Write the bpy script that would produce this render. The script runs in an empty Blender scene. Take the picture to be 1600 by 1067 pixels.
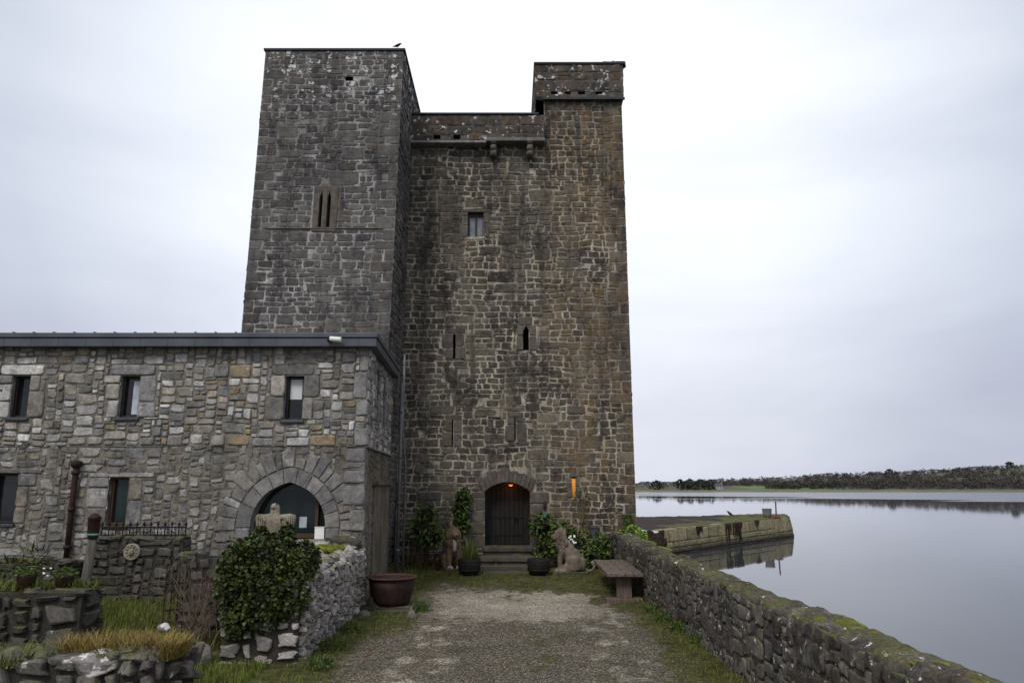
import bpy, math, random
from mathutils import Vector, Matrix, noise
R = math.radians
S = bpy.context.scene
C = S.collection

# ------------------------------------------------------------------ camera
FPX, HOR, CX, CY = 1170.0, 760.0, 800.0, 533.5          # focal length and horizon in photo pixels
PITCH = math.atan((HOR - CY) / FPX)
EYE = Vector((0, 0, 2.6))
cd = bpy.data.cameras.new('camera'); cam = bpy.data.objects.new('camera', cd); C.objects.link(cam)
cam.location = EYE; cam.rotation_euler = (R(90) + PITCH, 0, 0)
cd.sensor_width = 36; cd.lens = FPX / 1600 * 36; cd.clip_start = 0.1; cd.clip_end = 12000
S.camera = cam

# ------------------------------------------------------------------ world (overcast sky) and sun
SUN_EL, SUN_AZ = R(48), R(205)          # azimuth clockwise from +Y (view direction): behind the camera, to the left
w = bpy.data.worlds.new('World'); S.world = w; w.use_nodes = True
nt = w.node_tree; nt.nodes.clear()
def node(nt, typ, ins=None, **at):
    n = nt.nodes.new(typ)
    for k, v in at.items(): setattr(n, k, v)
    for k, v in (ins or {}).items():
        s = n.inputs[k]
        if isinstance(v, bpy.types.NodeSocket): nt.links.new(v, s)
        else: s.default_value = v
    return n
def ramp(nt, fac, stops, interp='LINEAR'):
    n = node(nt, 'ShaderNodeValToRGB', {0: fac}); e = n.color_ramp.elements; n.color_ramp.interpolation = interp
    while len(e) < len(stops): e.new(0.5)
    for q, (p, c) in zip(e, stops):
        q.position = p
        q.color = (c, c, c, 1) if isinstance(c, (int, float)) else (*c, 1)
    return n.outputs[0]
def math_(nt, op, a, b=0.0, clamp=False):
    n = node(nt, 'ShaderNodeMath', {0: a, 1: b}, operation=op, use_clamp=clamp); return n.outputs[0]
def mix(nt, fac, a, b, blend='MIX'):
    n = nt.nodes.new('ShaderNodeMix'); n.data_type = 'RGBA'; n.blend_type = blend
    for s, v in ((n.inputs[0], fac), (n.inputs[6], a), (n.inputs[7], b)):
        if isinstance(v, bpy.types.NodeSocket): nt.links.new(v, s)
        elif s.type == 'RGBA': s.default_value = (*v, 1) if not isinstance(v, (int, float)) else (v, v, v, 1)
        else: s.default_value = v
    return n.outputs[2]
sky = node(nt, 'ShaderNodeTexSky', sky_type='NISHITA', sun_disc=False, sun_elevation=SUN_EL, sun_rotation=SUN_AZ, air_density=1.5, dust_density=3)
tc = node(nt, 'ShaderNodeTexCoord')
def dirdot(v):
    return node(nt, 'ShaderNodeVectorMath', {0: tc.outputs['Generated'], 1: Vector(v).normalized()}, operation='DOT_PRODUCT').outputs['Value']
glow = ramp(nt, dirdot((0.02, 1, 0.42)), [(0.0, (.74, .76, .80)), (0.66, (.53, .55, .61)), (0.83, (.63, .655, .71)), (0.90, (.82, .84, .87)), (0.955, (.97, .98, .99)), (1.0, (1, 1, 1))])
mp = node(nt, 'ShaderNodeMapping', {0: tc.outputs['Generated'], 3: (1.2, 1.2, 5.0)})
cl = node(nt, 'ShaderNodeTexNoise', {'Vector': mp.outputs[0], 'Scale': 1.6, 'Detail': 5.0, 'Roughness': 0.5, 'Distortion': 0.4})
clr = ramp(nt, cl.outputs[0], [(0.30, (0.86, 0.865, 0.90)), (0.64, (1.02, 1.02, 1.02))])
sepd = node(nt, 'ShaderNodeSeparateXYZ', {0: tc.outputs['Generated']})
low = ramp(nt, sepd.outputs[2], [(0.0, (0.84, 0.84, 0.88)), (0.03, (0.86, 0.86, 0.90)), (0.09, (0.76, 0.765, 0.82)), (0.30, (0.97, 0.98, 1.0)), (1.0, (1.0, 1.0, 1.0))])
cloudc = mix(nt, 1.0, mix(nt, 1.0, mix(nt, 1.0, (0.97, 0.985, 1.02), glow, 'MULTIPLY'), clr, 'MULTIPLY'), low, 'MULTIPLY')
bg1 = node(nt, 'ShaderNodeBackground', {0: sky.outputs[0], 1: 0.06})
bg2 = node(nt, 'ShaderNodeBackground', {0: cloudc, 1: 0.92})
ms = node(nt, 'ShaderNodeMixShader', {0: 0.93, 1: bg1.outputs[0], 2: bg2.outputs[0]})
node(nt, 'ShaderNodeOutputWorld', {0: ms.outputs[0]})
sd = bpy.data.lights.new('sun', 'SUN'); sd.energy = 1.4; sd.angle = R(18); sd.color = (1, 0.97, 0.93)
sun = bpy.data.objects.new('sun', sd); C.objects.link(sun)
sdir = Vector((math.sin(SUN_AZ) * math.cos(SUN_EL), math.cos(SUN_AZ) * math.cos(SUN_EL), math.sin(SUN_EL)))
sun.rotation_euler = sdir.to_track_quat('Z', 'Y').to_euler(); sun.location = (0, 0, 40)
S.view_settings.view_transform = 'Standard'; S.view_settings.look = 'None'
S.view_settings.exposure = 0.38; S.view_settings.gamma = 1.0
S.cycles.max_bounces = 6

# ------------------------------------------------------------------ helpers
def P(px, py, Y):
    """world point on the vertical plane y = Y seen at photo pixel (px, py)"""
    a, b = (px - CX) / FPX, -(py - CY) / FPX
    dy = math.cos(PITCH) - b * math.sin(PITCH); dz = math.sin(PITCH) + b * math.cos(PITCH)
    t = Y / dy
    return Vector((a * t, Y, EYE.z + dz * t))
def PZ(px, py, Z):
    """world point on the level z = Z seen at photo pixel"""
    a, b = (px - CX) / FPX, -(py - CY) / FPX
    dy = math.cos(PITCH) - b * math.sin(PITCH); dz = math.sin(PITCH) + b * math.cos(PITCH)
    t = (Z - EYE.z) / dz
    return Vector((a * t, dy * t, Z))
def nz(x, y=0.0, z=0.0): return noise.noise(Vector((x, y, z)))
def fbm(x, y, z=0.0, o=4): return noise.fractal(Vector((x, y, z)), 1.0, 2.0, o)
def sstep(a, b, x):
    t = min(1, max(0, (x - a) / (b - a))); return t * t * (3 - 2 * t)

class MB:
    def __init__(s): s.v = []; s.f = []; s.m = []
    def add(s, vs, fs, mi=0):
        o = len(s.v); s.v.extend(tuple(p) for p in vs)
        for f in fs: s.f.append([i + o for i in f]); s.m.append(mi)
    def quad(s, a, b, c, d, mi=0): s.add([a, b, c, d], [(0, 1, 2, 3)], mi)
    def box(s, lo, hi, mi=0, M=None):
        x0, y0, z0 = lo; x1, y1, z1 = hi
        vs = [Vector(p) for p in ((x0,y0,z0),(x1,y0,z0),(x1,y1,z0),(x0,y1,z0),(x0,y0,z1),(x1,y0,z1),(x1,y1,z1),(x0,y1,z1))]
        if M: vs = [M @ p for p in vs]
        s.add(vs, [(0,3,2,1),(4,5,6,7),(0,1,5,4),(1,2,6,5),(2,3,7,6),(3,0,4,7)], mi)
    def tube(s, pts, rad, n=8, mi=0, cap=True):
        pts = [Vector(p) for p in pts]
        if isinstance(rad, (int, float)): rad = [rad] * len(pts)
        vs = []; fs = []
        for i, p in enumerate(pts):
            t = (pts[min(i+1, len(pts)-1)] - pts[max(i-1, 0)]).normalized()
            a = t.orthogonal().normalized() if i == 0 else (pa - t * pa.dot(t)).normalized()
            pa = a; b = t.cross(a)
            for k in range(n):
                q = 2 * math.pi * k / n; vs.append(p + (a * math.cos(q) + b * math.sin(q)) * rad[i])
        for i in range(len(pts) - 1):
            for k in range(n):
                fs.append((i*n+k, i*n+(k+1) % n, (i+1)*n+(k+1) % n, (i+1)*n+k))
        if cap: fs.append(tuple(range(n-1, -1, -1))); fs.append(tuple((len(pts)-1)*n + k for k in range(n)))
        s.add(vs, fs, mi)
    def lathe(s, prof, c, n=32, mi=0, wob=0.0, seed=0, cap=True):
        vs = []; fs = []; c = Vector(c)
        for j, (r, z) in enumerate(prof):
            for k in range(n):
                a = 2 * math.pi * k / n; q = r * (1 + wob * nz(math.cos(a) * 1.5 + seed, math.sin(a) * 1.5, z * 2))
                vs.append(c + Vector((q * math.cos(a), q * math.sin(a), z)))
        for j in range(len(prof) - 1):
            for k in range(n): fs.append((j*n+k, j*n+(k+1) % n, (j+1)*n+(k+1) % n, (j+1)*n+k))
        if cap: fs.append(tuple(range(n-1, -1, -1))); fs.append(tuple((len(prof)-1)*n + k for k in range(n)))
        s.add(vs, fs, mi)
    def rock(s, c, r, seed, nu=12, nv=8, amp=0.35, mi=0, M=None):
        c = Vector(c); vs = []; fs = []
        for j in range(nv + 1):
            th = math.pi * j / nv
            for k in range(nu):
                ph = 2 * math.pi * k / nu
                d = Vector((math.sin(th) * math.cos(ph), math.sin(th) * math.sin(ph), math.cos(th)))
                e = Vector([math.copysign(abs(q) ** 0.7, q) for q in d])
                q = 1 + amp * nz(d.x * 1.6 + seed * 7.3, d.y * 1.6 + seed * 3.1, d.z * 1.6) + amp * .3 * nz(d.x * 4 + seed, d.y * 4, d.z * 4)
                p = Vector((e.x * r[0], e.y * r[1], e.z * r[2])) * q
                vs.append(c + (M @ p if M else p))
        for j in range(nv):
            for k in range(nu): fs.append((j*nu+k, (j+1)*nu+k, (j+1)*nu+(k+1) % nu, j*nu+(k+1) % nu))
        s.add(vs, fs, mi)
    def chip(s, c, r, seed, nu=22, nv=14, mi=0, planes=11):
        """an angular broken stone: a lump cut by random planes"""
        rg = random.Random(int(seed * 1000) + 5); c = Vector(c)
        pl = [(Vector((rg.gauss(0, 1), rg.gauss(0, 1), rg.gauss(0, 1))).normalized(), rg.uniform(.62, .95)) for _ in range(planes)]
        vs = []; fs = []
        for j in range(nv + 1):
            th = math.pi * j / nv
            for k in range(nu):
                ph = 2 * math.pi * k / nu
                d = Vector((math.sin(th) * math.cos(ph), math.sin(th) * math.sin(ph), math.cos(th))); q = 1.15
                for n, h in pl:
                    t = d.dot(n)
                    if t > .05: q = min(q, h / t)
                q *= 1 + .05 * nz(d.x * 3 + seed, d.y * 3, d.z * 3) + .035 * nz(d.x * 8, d.y * 8 + seed, d.z * 8)
                vs.append(c + Vector((d.x * r[0], d.y * r[1], d.z * r[2])) * q)
        for j in range(nv):
            for k in range(nu): fs.append((j*nu+k, (j+1)*nu+k, (j+1)*nu+(k+1) % nu, j*nu+(k+1) % nu))
        s.add(vs, fs, mi)
    def leaf(s, p, d, up, L, W, mi=0, fold=0.25):
        d = d.normalized(); sd = d.cross(up)
        if sd.length < 1e-4: sd = d.orthogonal()
        sd.normalize(); n = sd.cross(d)
        s.add([p, p + d*L*.45 + sd*W*.5 + n*W*fold, p + d*L, p + d*L*.45 - sd*W*.5 + n*W*fold, p + d*L*.5],
              [(0, 1, 4), (1, 2, 4), (2, 3, 4), (3, 0, 4)], mi)
    def blade(s, p, d, h, wd, bend, mi=0):
        sd = Vector((-d.y, d.x, 0)) * wd
        s.add([p - sd, p + sd, p + Vector((0,0,h*.6)) + d*bend*.4 + sd*.7, p + Vector((0,0,h*.6)) + d*bend*.4 - sd*.7, p + Vector((0,0,h)) + d*bend],
              [(0, 1, 2, 3), (3, 2, 4)], mi)
    def build(s, name, mats, parent=None, smooth=False, bevel=0.0):
        me = bpy.data.meshes.new(name); me.from_pydata(s.v, [], s.f); me.update()
        for m in (mats if isinstance(mats, (list, tuple)) else [mats]): me.materials.append(m)
        me.polygons.foreach_set('material_index', s.m)
        if smooth: me.polygons.foreach_set('use_smooth', [True] * len(me.polygons))
        o = bpy.data.objects.new(name, me); C.objects.link(o)
        if bevel:
            b = o.modifiers.new('bevel', 'BEVEL'); b.width = bevel; b.segments = 2; b.limit_method = 'ANGLE'
        if parent: put(o, parent)
        return o
def put(o, parent):
    o.parent = parent; o.matrix_parent_inverse = Matrix.Translation(-wloc(parent))
def wloc(o):
    return Vector(o['_w']) if '_w' in o else Vector((0, 0, 0))
def tag(o, label, cat, group=None, kind=None):
    if label: o['label'] = label
    if cat: o['category'] = cat
    if group: o['group'] = group
    if kind: o['kind'] = kind
    return o
def thing(name, label, cat, loc=(0, 0, 0), group=None):
    o = bpy.data.objects.new(name, None); C.objects.link(o); o.location = loc; o['_w'] = tuple(loc); o.empty_display_size = .2
    return tag(o, label, cat, group)
def skin(name, verts, edges, radii, mat, parent=None, sub=2, root=0, disp=0.0):
    me = bpy.data.meshes.new(name); me.from_pydata([tuple(v) for v in verts], edges, [])
    o = bpy.data.objects.new(name, me); C.objects.link(o)
    sk = o.modifiers.new('skin', 'SKIN'); sk.use_smooth_shade = True
    for i, r in enumerate(radii):
        rr = (r, r) if isinstance(r, (int, float)) else r
        me.skin_vertices[0].data[i].radius = rr
        me.skin_vertices[0].data[i].use_root = (i == root)
    ss = o.modifiers.new('sub', 'SUBSURF'); ss.levels = sub; ss.render_levels = sub
    dg = bpy.context.evaluated_depsgraph_get(); ev = o.evaluated_get(dg)
    m2 = bpy.data.meshes.new_from_object(ev)
    o.modifiers.clear(); o.data = m2; m2.materials.clear(); m2.materials.append(mat)
    if disp:
        for v in m2.vertices:
            v.co += v.normal * disp * nz(v.co.x * 9, v.co.y * 9, v.co.z * 9)
    m2.polygons.foreach_set('use_smooth', [True] * len(m2.polygons))
    if parent: put(o, parent)
    return o

def fuse(mb, name, mat, parent=None, voxel=.02, smooth=4, disp=0.0):
    """overlapping closed shapes grown into one continuous surface"""
    o = mb.build(name, mat, None)
    r = o.modifiers.new('r', 'REMESH'); r.mode = 'VOXEL'; r.voxel_size = voxel
    sm = o.modifiers.new('s', 'SMOOTH'); sm.iterations = smooth; sm.factor = .5
    m2 = bpy.data.meshes.new_from_object(o.evaluated_get(bpy.context.evaluated_depsgraph_get()))
    old = o.data; o.modifiers.clear(); o.data = m2; bpy.data.meshes.remove(old); m2.name = name
    m2.materials.clear(); m2.materials.append(mat)
    if disp:
        for v in m2.vertices: v.co += v.normal * disp * (nz(v.co.x * 9, v.co.y * 9, v.co.z * 9) + .5 * nz(v.co.x * 24, v.co.y * 24, v.co.z * 24))
    m2.polygons.foreach_set('use_smooth', [True] * len(m2.polygons))
    if parent: put(o, parent)
    return o

# ------------------------------------------------------------------ materials
def newmat(name):
    m = bpy.data.materials.new(name); m.use_nodes = True; t = m.node_tree; t.nodes.clear()
    b = node(t, 'ShaderNodeBsdfPrincipled'); node(t, 'ShaderNodeOutputMaterial', {0: b.outputs[0]})
    b.inputs['Roughness'].default_value = 0.85; b.inputs['Specular IOR Level'].default_value = 0.25
    return m, t, b
def setin(t, b, k, v):
    if isinstance(v, bpy.types.NodeSocket): t.links.new(v, b.inputs[k])
    else: b.inputs[k].default_value = v
def pos(t, sc=(1, 1, 1), off=(0, 0, 0)):
    g = node(t, 'ShaderNodeNewGeometry')
    return node(t, 'ShaderNodeMapping', {0: g.outputs['Position'], 1: off, 3: sc}).outputs[0]
def noise_(t, scale, detail=4.0, sc=(1, 1, 1), off=(0, 0, 0), rough=0.55, dist=0.0):
    return node(t, 'ShaderNodeTexNoise', {'Vector': pos(t, sc, off), 'Scale': scale, 'Detail': detail, 'Roughness': rough, 'Distortion': dist}).outputs[0]
def island(t): return node(t, 'ShaderNodeNewGeometry').outputs['Random Per Island']
def upz(t):
    g = node(t, 'ShaderNodeNewGeometry'); return node(t, 'ShaderNodeSeparateXYZ', {0: g.outputs['Normal']}).outputs[2]
def axis(t, i):
    g = node(t, 'ShaderNodeNewGeometry'); return node(t, 'ShaderNodeSeparateXYZ', {0: g.outputs['Position']}).outputs[i]
def band(t, v, a, b, c, d):
    """1 between b and c, fading to 0 at a and d"""
    u = node(t, 'ShaderNodeMapRange', {0: v, 1: a, 2: b, 3: 0.0, 4: 1.0}).outputs[0]
    q = node(t, 'ShaderNodeMapRange', {0: v, 1: c, 2: d, 3: 1.0, 4: 0.0}).outputs[0]
    return math_(t, 'MULTIPLY', u, q)
def bump(t, b, h, strength=0.5, dist=0.02):
    n = node(t, 'ShaderNodeBump', {'Height': h, 'Strength': strength, 'Distance': dist})
    t.links.new(n.outputs[0], b.inputs['Normal'])
def plain(name, col, rough=0.7, var=0.25, scale=8.0, metallic=0.0, bs=0.3, spec=0.3, stretch=(1, 1, 1), dark=None, bdist=0.01):
    m, t, b = newmat(name)
    n1 = noise_(t, scale, 6.0, stretch)
    d = dark or tuple(c * (1 - var * 1.6) for c in col)
    lt = tuple(min(1, c * (1 + var)) for c in col)
    setin(t, b, 'Base Color', ramp(t, n1, [(0.3, d), (0.7, lt)]))
    b.inputs['Roughness'].default_value = rough; b.inputs['Metallic'].default_value = metallic
    b.inputs['Specular IOR Level'].default_value = spec
    if bs: bump(t, b, noise_(t, scale * 5, 4.0, stretch), bs, bdist)
    return m
def stonemat(name, cols, stain=0.5, ochre=None, lichen=None, moss=0.0, seed=0.0, isl=True, speck=0.35, stain_col=(0.022, 0.020, 0.020),
             wash=None, mottle=None, tide=None, cells=None, green=0.0, fine=28.0, bs=0.7, stain_lim=(0.50, 0.68)):
    m, t, b = newmat(name)
    nst = len(cols)
    base = ramp(t, island(t) if isl else noise_(t, 3.0, 3.0, off=(seed, 0, 0)), [(i / (nst - 1) if isl else .3 + .4 * i / (nst - 1), c) for i, c in enumerate(cols)])
    if cells:
        vc = node(t, 'ShaderNodeTexVoronoi', {'Vector': pos(t, cells), 'Scale': 1.0, 'Randomness': 1.0})
        base = ramp(t, node(t, 'ShaderNodeSeparateColor', {0: vc.outputs['Color']}).outputs[0], [(i / (nst - 1), c) for i, c in enumerate(cols)])
    n2 = noise_(t, 5.0, 8.0, off=(seed, 3, 1), rough=0.65)
    base = mix(t, 1.0, base, ramp(t, n2, [(0.28, 0.50), (0.5, 0.95), (0.72, 1.45)]), 'MULTIPLY')
    n3 = noise_(t, fine, 6.0, off=(seed, 1, 5), rough=0.7)
    base = mix(t, speck, base, mix(t, 1.0, base, ramp(t, n3, [(0.36, 0.30), (0.5, 0.9), (0.66, 1.9)]), 'MULTIPLY'))
    if wash:      # pale lime wash / efflorescence in tall patches
        nw = noise_(t, 0.7, 5.0, (1.6, 1.6, 0.5), (seed + 4, 7, 2), 0.6)
        base = mix(t, math_(t, 'MULTIPLY', ramp(t, nw, [(0.50, 0.0), (0.70, 1.0)]), wash[0]), base, wash[1])
    if ochre:     # rusty ochre lichen, (strength, mask builder)
        no = noise_(t, 2.4, 6.0, (1.0, 1.0, 0.45), (seed, 9, 4), 0.65)
        k = math_(t, 'MULTIPLY', ramp(t, no, [(0.44, 0.0), (0.62, 1.0)]), ochre[0])
        if ochre[1]: k = math_(t, 'MULTIPLY', k, ochre[1](t))
        base = mix(t, k, base, (0.19, 0.105, 0.030))
    if mottle:    # crusty lichen and lime blotches, and darker algae patches, a hand or two across
        ml = noise_(t, 1.1, 3.0, (1, 1, .7), (seed, 4, 6), 0.5)
        m1 = noise_(t, 7.0, 9.0, (1, 1, 1.2), (seed, 6, 6), 0.72, 0.6)
        k = ramp(t, math_(t, 'ADD', m1, math_(t, 'MULTIPLY', math_(t, 'SUBTRACT', ml, .5), .55)), [(0.50, 0.0), (0.60, 1.0)])
        base = mix(t, math_(t, 'MULTIPLY', k, mottle[0]), base, ramp(t, noise_(t, 16.0, 5.0, off=(seed, 0, 2), rough=.7), [(0.3, tuple(c * .5 for c in mottle[1])), (0.7, tuple(c * 1.35 for c in mottle[1]))]))
        m2 = noise_(t, 5.0, 9.0, (1, 1, .9), (seed + 20, 1, 6), 0.72, 0.5)
        k2 = ramp(t, math_(t, 'ADD', m2, math_(t, 'MULTIPLY', math_(t, 'SUBTRACT', ml, .5), -.5)), [(0.54, 0.0), (0.64, 1.0)])
        base = mix(t, math_(t, 'MULTIPLY', k2, mottle[2]), base, mottle[3])
        m3 = noise_(t, 9.0, 8.0, off=(seed + 40, 3, 1), rough=.7)
        base = mix(t, ramp(t, m3, [(0.70, 0.0), (0.74, .85)]), base, (.40, .38, .34))
    if green:
        ng = noise_(t, 1.7, 6.0, (1, 1, .6), (seed, 2, 9), 0.65)
        base = mix(t, math_(t, 'MULTIPLY', ramp(t, ng, [(0.48, 0.0), (0.7, 1.0)]), green), base, (0.060, 0.062, 0.018))
    if stain:     # dark weathering running down the wall
        ns = noise_(t, 0.9, 8.0, (1.9, 1.9, 0.24), (seed + 2, 0, 0), 0.66, 0.35)
        base = mix(t, math_(t, 'MULTIPLY', ramp(t, ns, [(stain_lim[0], 0.0), (stain_lim[1], 1.0)]), stain), base, stain_col)
    if lichen:
        nl = noise_(t, lichen[0], 7.0, off=(seed, 5, 5), rough=0.62)
        k = ramp(t, nl, [(lichen[1], 0.0), (lichen[1] + 0.035, 1.0)])
        if len(lichen) > 3 and lichen[3]: k = math_(t, 'MULTIPLY', k, lichen[3](t))
        base = mix(t, k, base, lichen[2])
    if moss:
        nm = noise_(t, 2.2, 7.0, off=(seed, 8, 1), rough=0.65)
        k = math_(t, 'MULTIPLY', ramp(t, upz(t), [(0.35, 0.0), (0.75, 1.0)]), ramp(t, nm, [(0.46, 0.0), (0.58, 1.0)]))
        base = mix(t, math_(t, 'MULTIPLY', k, moss), base, ramp(t, n3, [(0.3, (0.03, 0.035, 0.008)), (0.7, (0.17, 0.17, 0.03))]))
    if tide:      # weed line left by the tide
        zz = math_(t, 'ADD', axis(t, 2), math_(t, 'MULTIPLY', n2, .5))
        base = mix(t, node(t, 'ShaderNodeMapRange', {0: zz, 1: tide[0], 2: tide[1], 3: .95, 4: 0.0}).outputs[0], base, (.022, .022, .016))
    setin(t, b, 'Base Color', base)
    b.inputs['Roughness'].default_value = 0.9; b.inputs['Specular IOR Level'].default_value = 0.2
    bump(t, b, math_(t, 'ADD', n3, math_(t, 'MULTIPLY', n2, 1.5)), bs, 0.02)
    return m
def glassmat(name, tint=(0.012, 0.014, 0.016), rough=0.05, spec=0.4):
    m, t, b = newmat(name)
    n = noise_(t, 2.0, 3.0)
    setin(t, b, 'Base Color', ramp(t, n, [(0.3, tuple(c * .6 for c in tint)), (0.7, tuple(c * 1.5 for c in tint))]))
    b.inputs['Roughness'].default_value = rough; b.inputs['Specular IOR Level'].default_value = spec
    bump(t, b, noise_(t, 1.5, 1.0), 0.05, 0.02)
    return m
def leafmat(name, cols, rough=0.45, spec=0.4):
    m, t, b = newmat(name)
    base = ramp(t, island(t), [(i / (len(cols) - 1), c) for i, c in enumerate(cols)])
    base = mix(t, 1.0, base, ramp(t, noise_(t, 3.0, 4.0), [(0.3, 0.65), (0.7, 1.35)]), 'MULTIPLY')
    setin(t, b, 'Base Color', base); b.inputs['Roughness'].default_value = rough; b.inputs['Specular IOR Level'].default_value = spec
    return m

TOWER = [(0.042, 0.036, 0.032), (0.092, 0.077, 0.060), (0.056, 0.047, 0.038), (0.125, 0.105, 0.078), (0.034, 0.030, 0.030), (0.105, 0.087, 0.064), (0.070, 0.062, 0.056), (0.16, 0.14, 0.112)]
TOWERL = [(0.054, 0.052, 0.055), (0.105, 0.099, 0.098), (0.072, 0.068, 0.067), (0.140, 0.130, 0.120), (0.044, 0.043, 0.048), (0.115, 0.105, 0.094), (0.086, 0.082, 0.084), (0.17, 0.16, 0.145)]
HOUSE = [(0.280, 0.274, 0.274), (0.157, 0.146, 0.123), (0.381, 0.347, 0.291), (0.118, 0.118, 0.125), (0.302, 0.230, 0.134), (0.504, 0.487, 0.459), (0.202, 0.196, 0.199), (0.302, 0.274, 0.224), (0.146, 0.140, 0.134), (0.650, 0.627, 0.594), (0.246, 0.241, 0.241)]
HOUSEL = [(0.212, 0.206, 0.206), (0.136, 0.130, 0.124), (0.283, 0.269, 0.242), (0.366, 0.354, 0.348), (0.171, 0.157, 0.136), (0.236, 0.210, 0.165), (0.159, 0.156, 0.165)]
top_mask = lambda z0, z1: (lambda t: band(t, axis(t, 2), z0, z1, 100, 101))
m_tower = stonemat('tower_stone', TOWER, 0.5, (0.5, lambda t: band(t, axis(t, 0), 0.5, 2.2, 9, 10)), (3.2, 0.70, (0.42, 0.42, 0.40)), seed=3, wash=(0.3, (0.22, 0.20, 0.165)), mottle=(0.55, (0.20, 0.168, 0.118), 0.75, (0.028, 0.024, 0.022)))
m_tower_mort = stonemat('tower_mortar', [(0.33, 0.295, 0.23), (0.46, 0.415, 0.33)], 0.75, (0.35, lambda t: band(t, axis(t, 0), 0.5, 2.2, 9, 10)), seed=3, isl=False, speck=0.5, stain_lim=(.44, .6), mottle=(0.4, (0.24, 0.19, 0.12), 0.8, (0.028, 0.024, 0.022)))
m_towerl = stonemat('tall_block_stone', TOWERL, 0.50, (0.12, None), (4.0, 0.565, (0.58, 0.58, 0.56), top_mask(13.5, 15.5)), seed=11, wash=(0.15, (0.2, 0.195, 0.18)), mottle=(0.42, (0.165, 0.152, 0.135), 0.65, (0.024, 0.023, 0.027)))
m_towerl_mort = stonemat('tall_block_mortar', [(0.30, 0.29, 0.275), (0.42, 0.41, 0.39)], 0.72, None, seed=11, isl=False, speck=0.5, stain_lim=(.42, .6), mottle=(0.3, (0.2, 0.18, 0.14), 0.8, (0.03, 0.029, 0.03)))
m_parapet = stonemat('parapet_stone', [(0.05, 0.046, 0.044), (0.085, 0.078, 0.07), (0.065, 0.058, 0.05), (0.10, 0.09, 0.075)], 0.6, (0.4, None), (5.0, 0.60, (0.55, 0.55, 0.53)), seed=21, mottle=(0.35, (0.13, 0.115, 0.095), 0.7, (0.02, 0.019, 0.018)))
m_parapet_mort = stonemat('parapet_mortar', [(0.085, 0.08, 0.07), (0.12, 0.11, 0.095)], 0.7, None, (2.4, 0.60, (0.5, 0.5, 0.48)), seed=21, isl=False)
m_house = stonemat('house_stone', HOUSE, 0.22, None, (4.0, 0.66, (0.5, 0.5, 0.47)), seed=31, fine=22, mottle=(0.35, (0.24, 0.225, 0.20), 0.35, (0.06, 0.056, 0.05)))
m_house_mort = stonemat('house_mortar', [(0.15, 0.137, 0.115), (0.24, 0.22, 0.185)], 0.4, None, seed=31, isl=False, mottle=(0.3, (0.25, 0.235, 0.2), 0.6, (0.045, 0.04, 0.034)))
m_housel = stonemat('old_house_stone', HOUSEL, 0.35, (0.15, None), (3.0, 0.63, (0.40, 0.40, 0.38)), seed=41, fine=20, mottle=(0.45, (0.22, 0.205, 0.18), 0.45, (0.05, 0.047, 0.043)))
m_housel_mort = stonemat('old_house_mortar', [(0.15, 0.135, 0.105), (0.23, 0.21, 0.17)], 0.5, None, seed=41, isl=False, mottle=(0.4, (0.24, 0.22, 0.19), 0.7, (0.05, 0.047, 0.043)))
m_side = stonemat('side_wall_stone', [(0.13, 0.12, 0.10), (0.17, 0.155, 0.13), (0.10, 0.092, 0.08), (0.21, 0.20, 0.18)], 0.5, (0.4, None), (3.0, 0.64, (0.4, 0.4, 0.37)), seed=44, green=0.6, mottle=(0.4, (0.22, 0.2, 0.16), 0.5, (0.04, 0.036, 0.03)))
m_dress = stonemat('dressed_stone', [(0.19, 0.18, 0.178), (0.25, 0.235, 0.225), (0.155, 0.148, 0.146), (0.215, 0.20, 0.18)], 0.2, None, (5, 0.68, (0.4, 0.4, 0.38)), seed=51, bs=0.5, mottle=(0.3, (0.2, 0.175, 0.15), 0.3, (0.06, 0.056, 0.055)))
m_quoin = stonemat('pale_quoin', [(0.30, 0.295, 0.28), (0.24, 0.235, 0.225), (0.34, 0.335, 0.32)], 0.1, None, seed=52)
m_tdress = stonemat('tower_dressing', [(0.10, 0.09, 0.08), (0.13, 0.115, 0.10), (0.085, 0.078, 0.07)], 0.3, (0.2, None), seed=53)
m_rubble = stonemat('rubble_stone', [(0.37, 0.33, 0.305), (0.24, 0.215, 0.205), (0.50, 0.46, 0.43), (0.16, 0.148, 0.14), (0.44, 0.39, 0.35), (0.30, 0.275, 0.255)], 0.15, None, (4, 0.62, (0.5, 0.49, 0.46)), moss=0.9, seed=61)
m_rubble_mort = stonemat('rubble_core', [(0.03, 0.028, 0.024), (0.06, 0.052, 0.042)], 0.3, None, moss=1.0, seed=62, isl=False)
m_gwall = stonemat('garden_wall_stone', [(0.055, 0.05, 0.045), (0.085, 0.078, 0.068), (0.065, 0.06, 0.052), (0.11, 0.10, 0.09)], 0.4, None, (3.5, 0.66, (0.4, 0.4, 0.38)), moss=0.9, seed=71, green=0.4, mottle=(0.3, (0.13, 0.12, 0.10), 0.6, (0.02, 0.019, 0.016)))
m_gwall_mort = stonemat('garden_wall_core', [(0.03, 0.028, 0.022), (0.055, 0.05, 0.04)], 0.4, None, moss=1.0, seed=72, isl=False)
m_seawall = stonemat('sea_wall_stone', [(0.035, 0.032, 0.029), (0.075, 0.068, 0.060), (0.050, 0.046, 0.042), (0.12, 0.11, 0.10)], 0.5, (0.15, None), (10.0, 0.625, (0.58, 0.58, 0.55)), moss=0.65, mottle=(0.3, (0.17, 0.155, 0.13), 0.75, (0.018, 0.016, 0.015)), cells=(4.2, 4.2, 6.0), seed=81, isl=False, speck=0.7)
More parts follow.
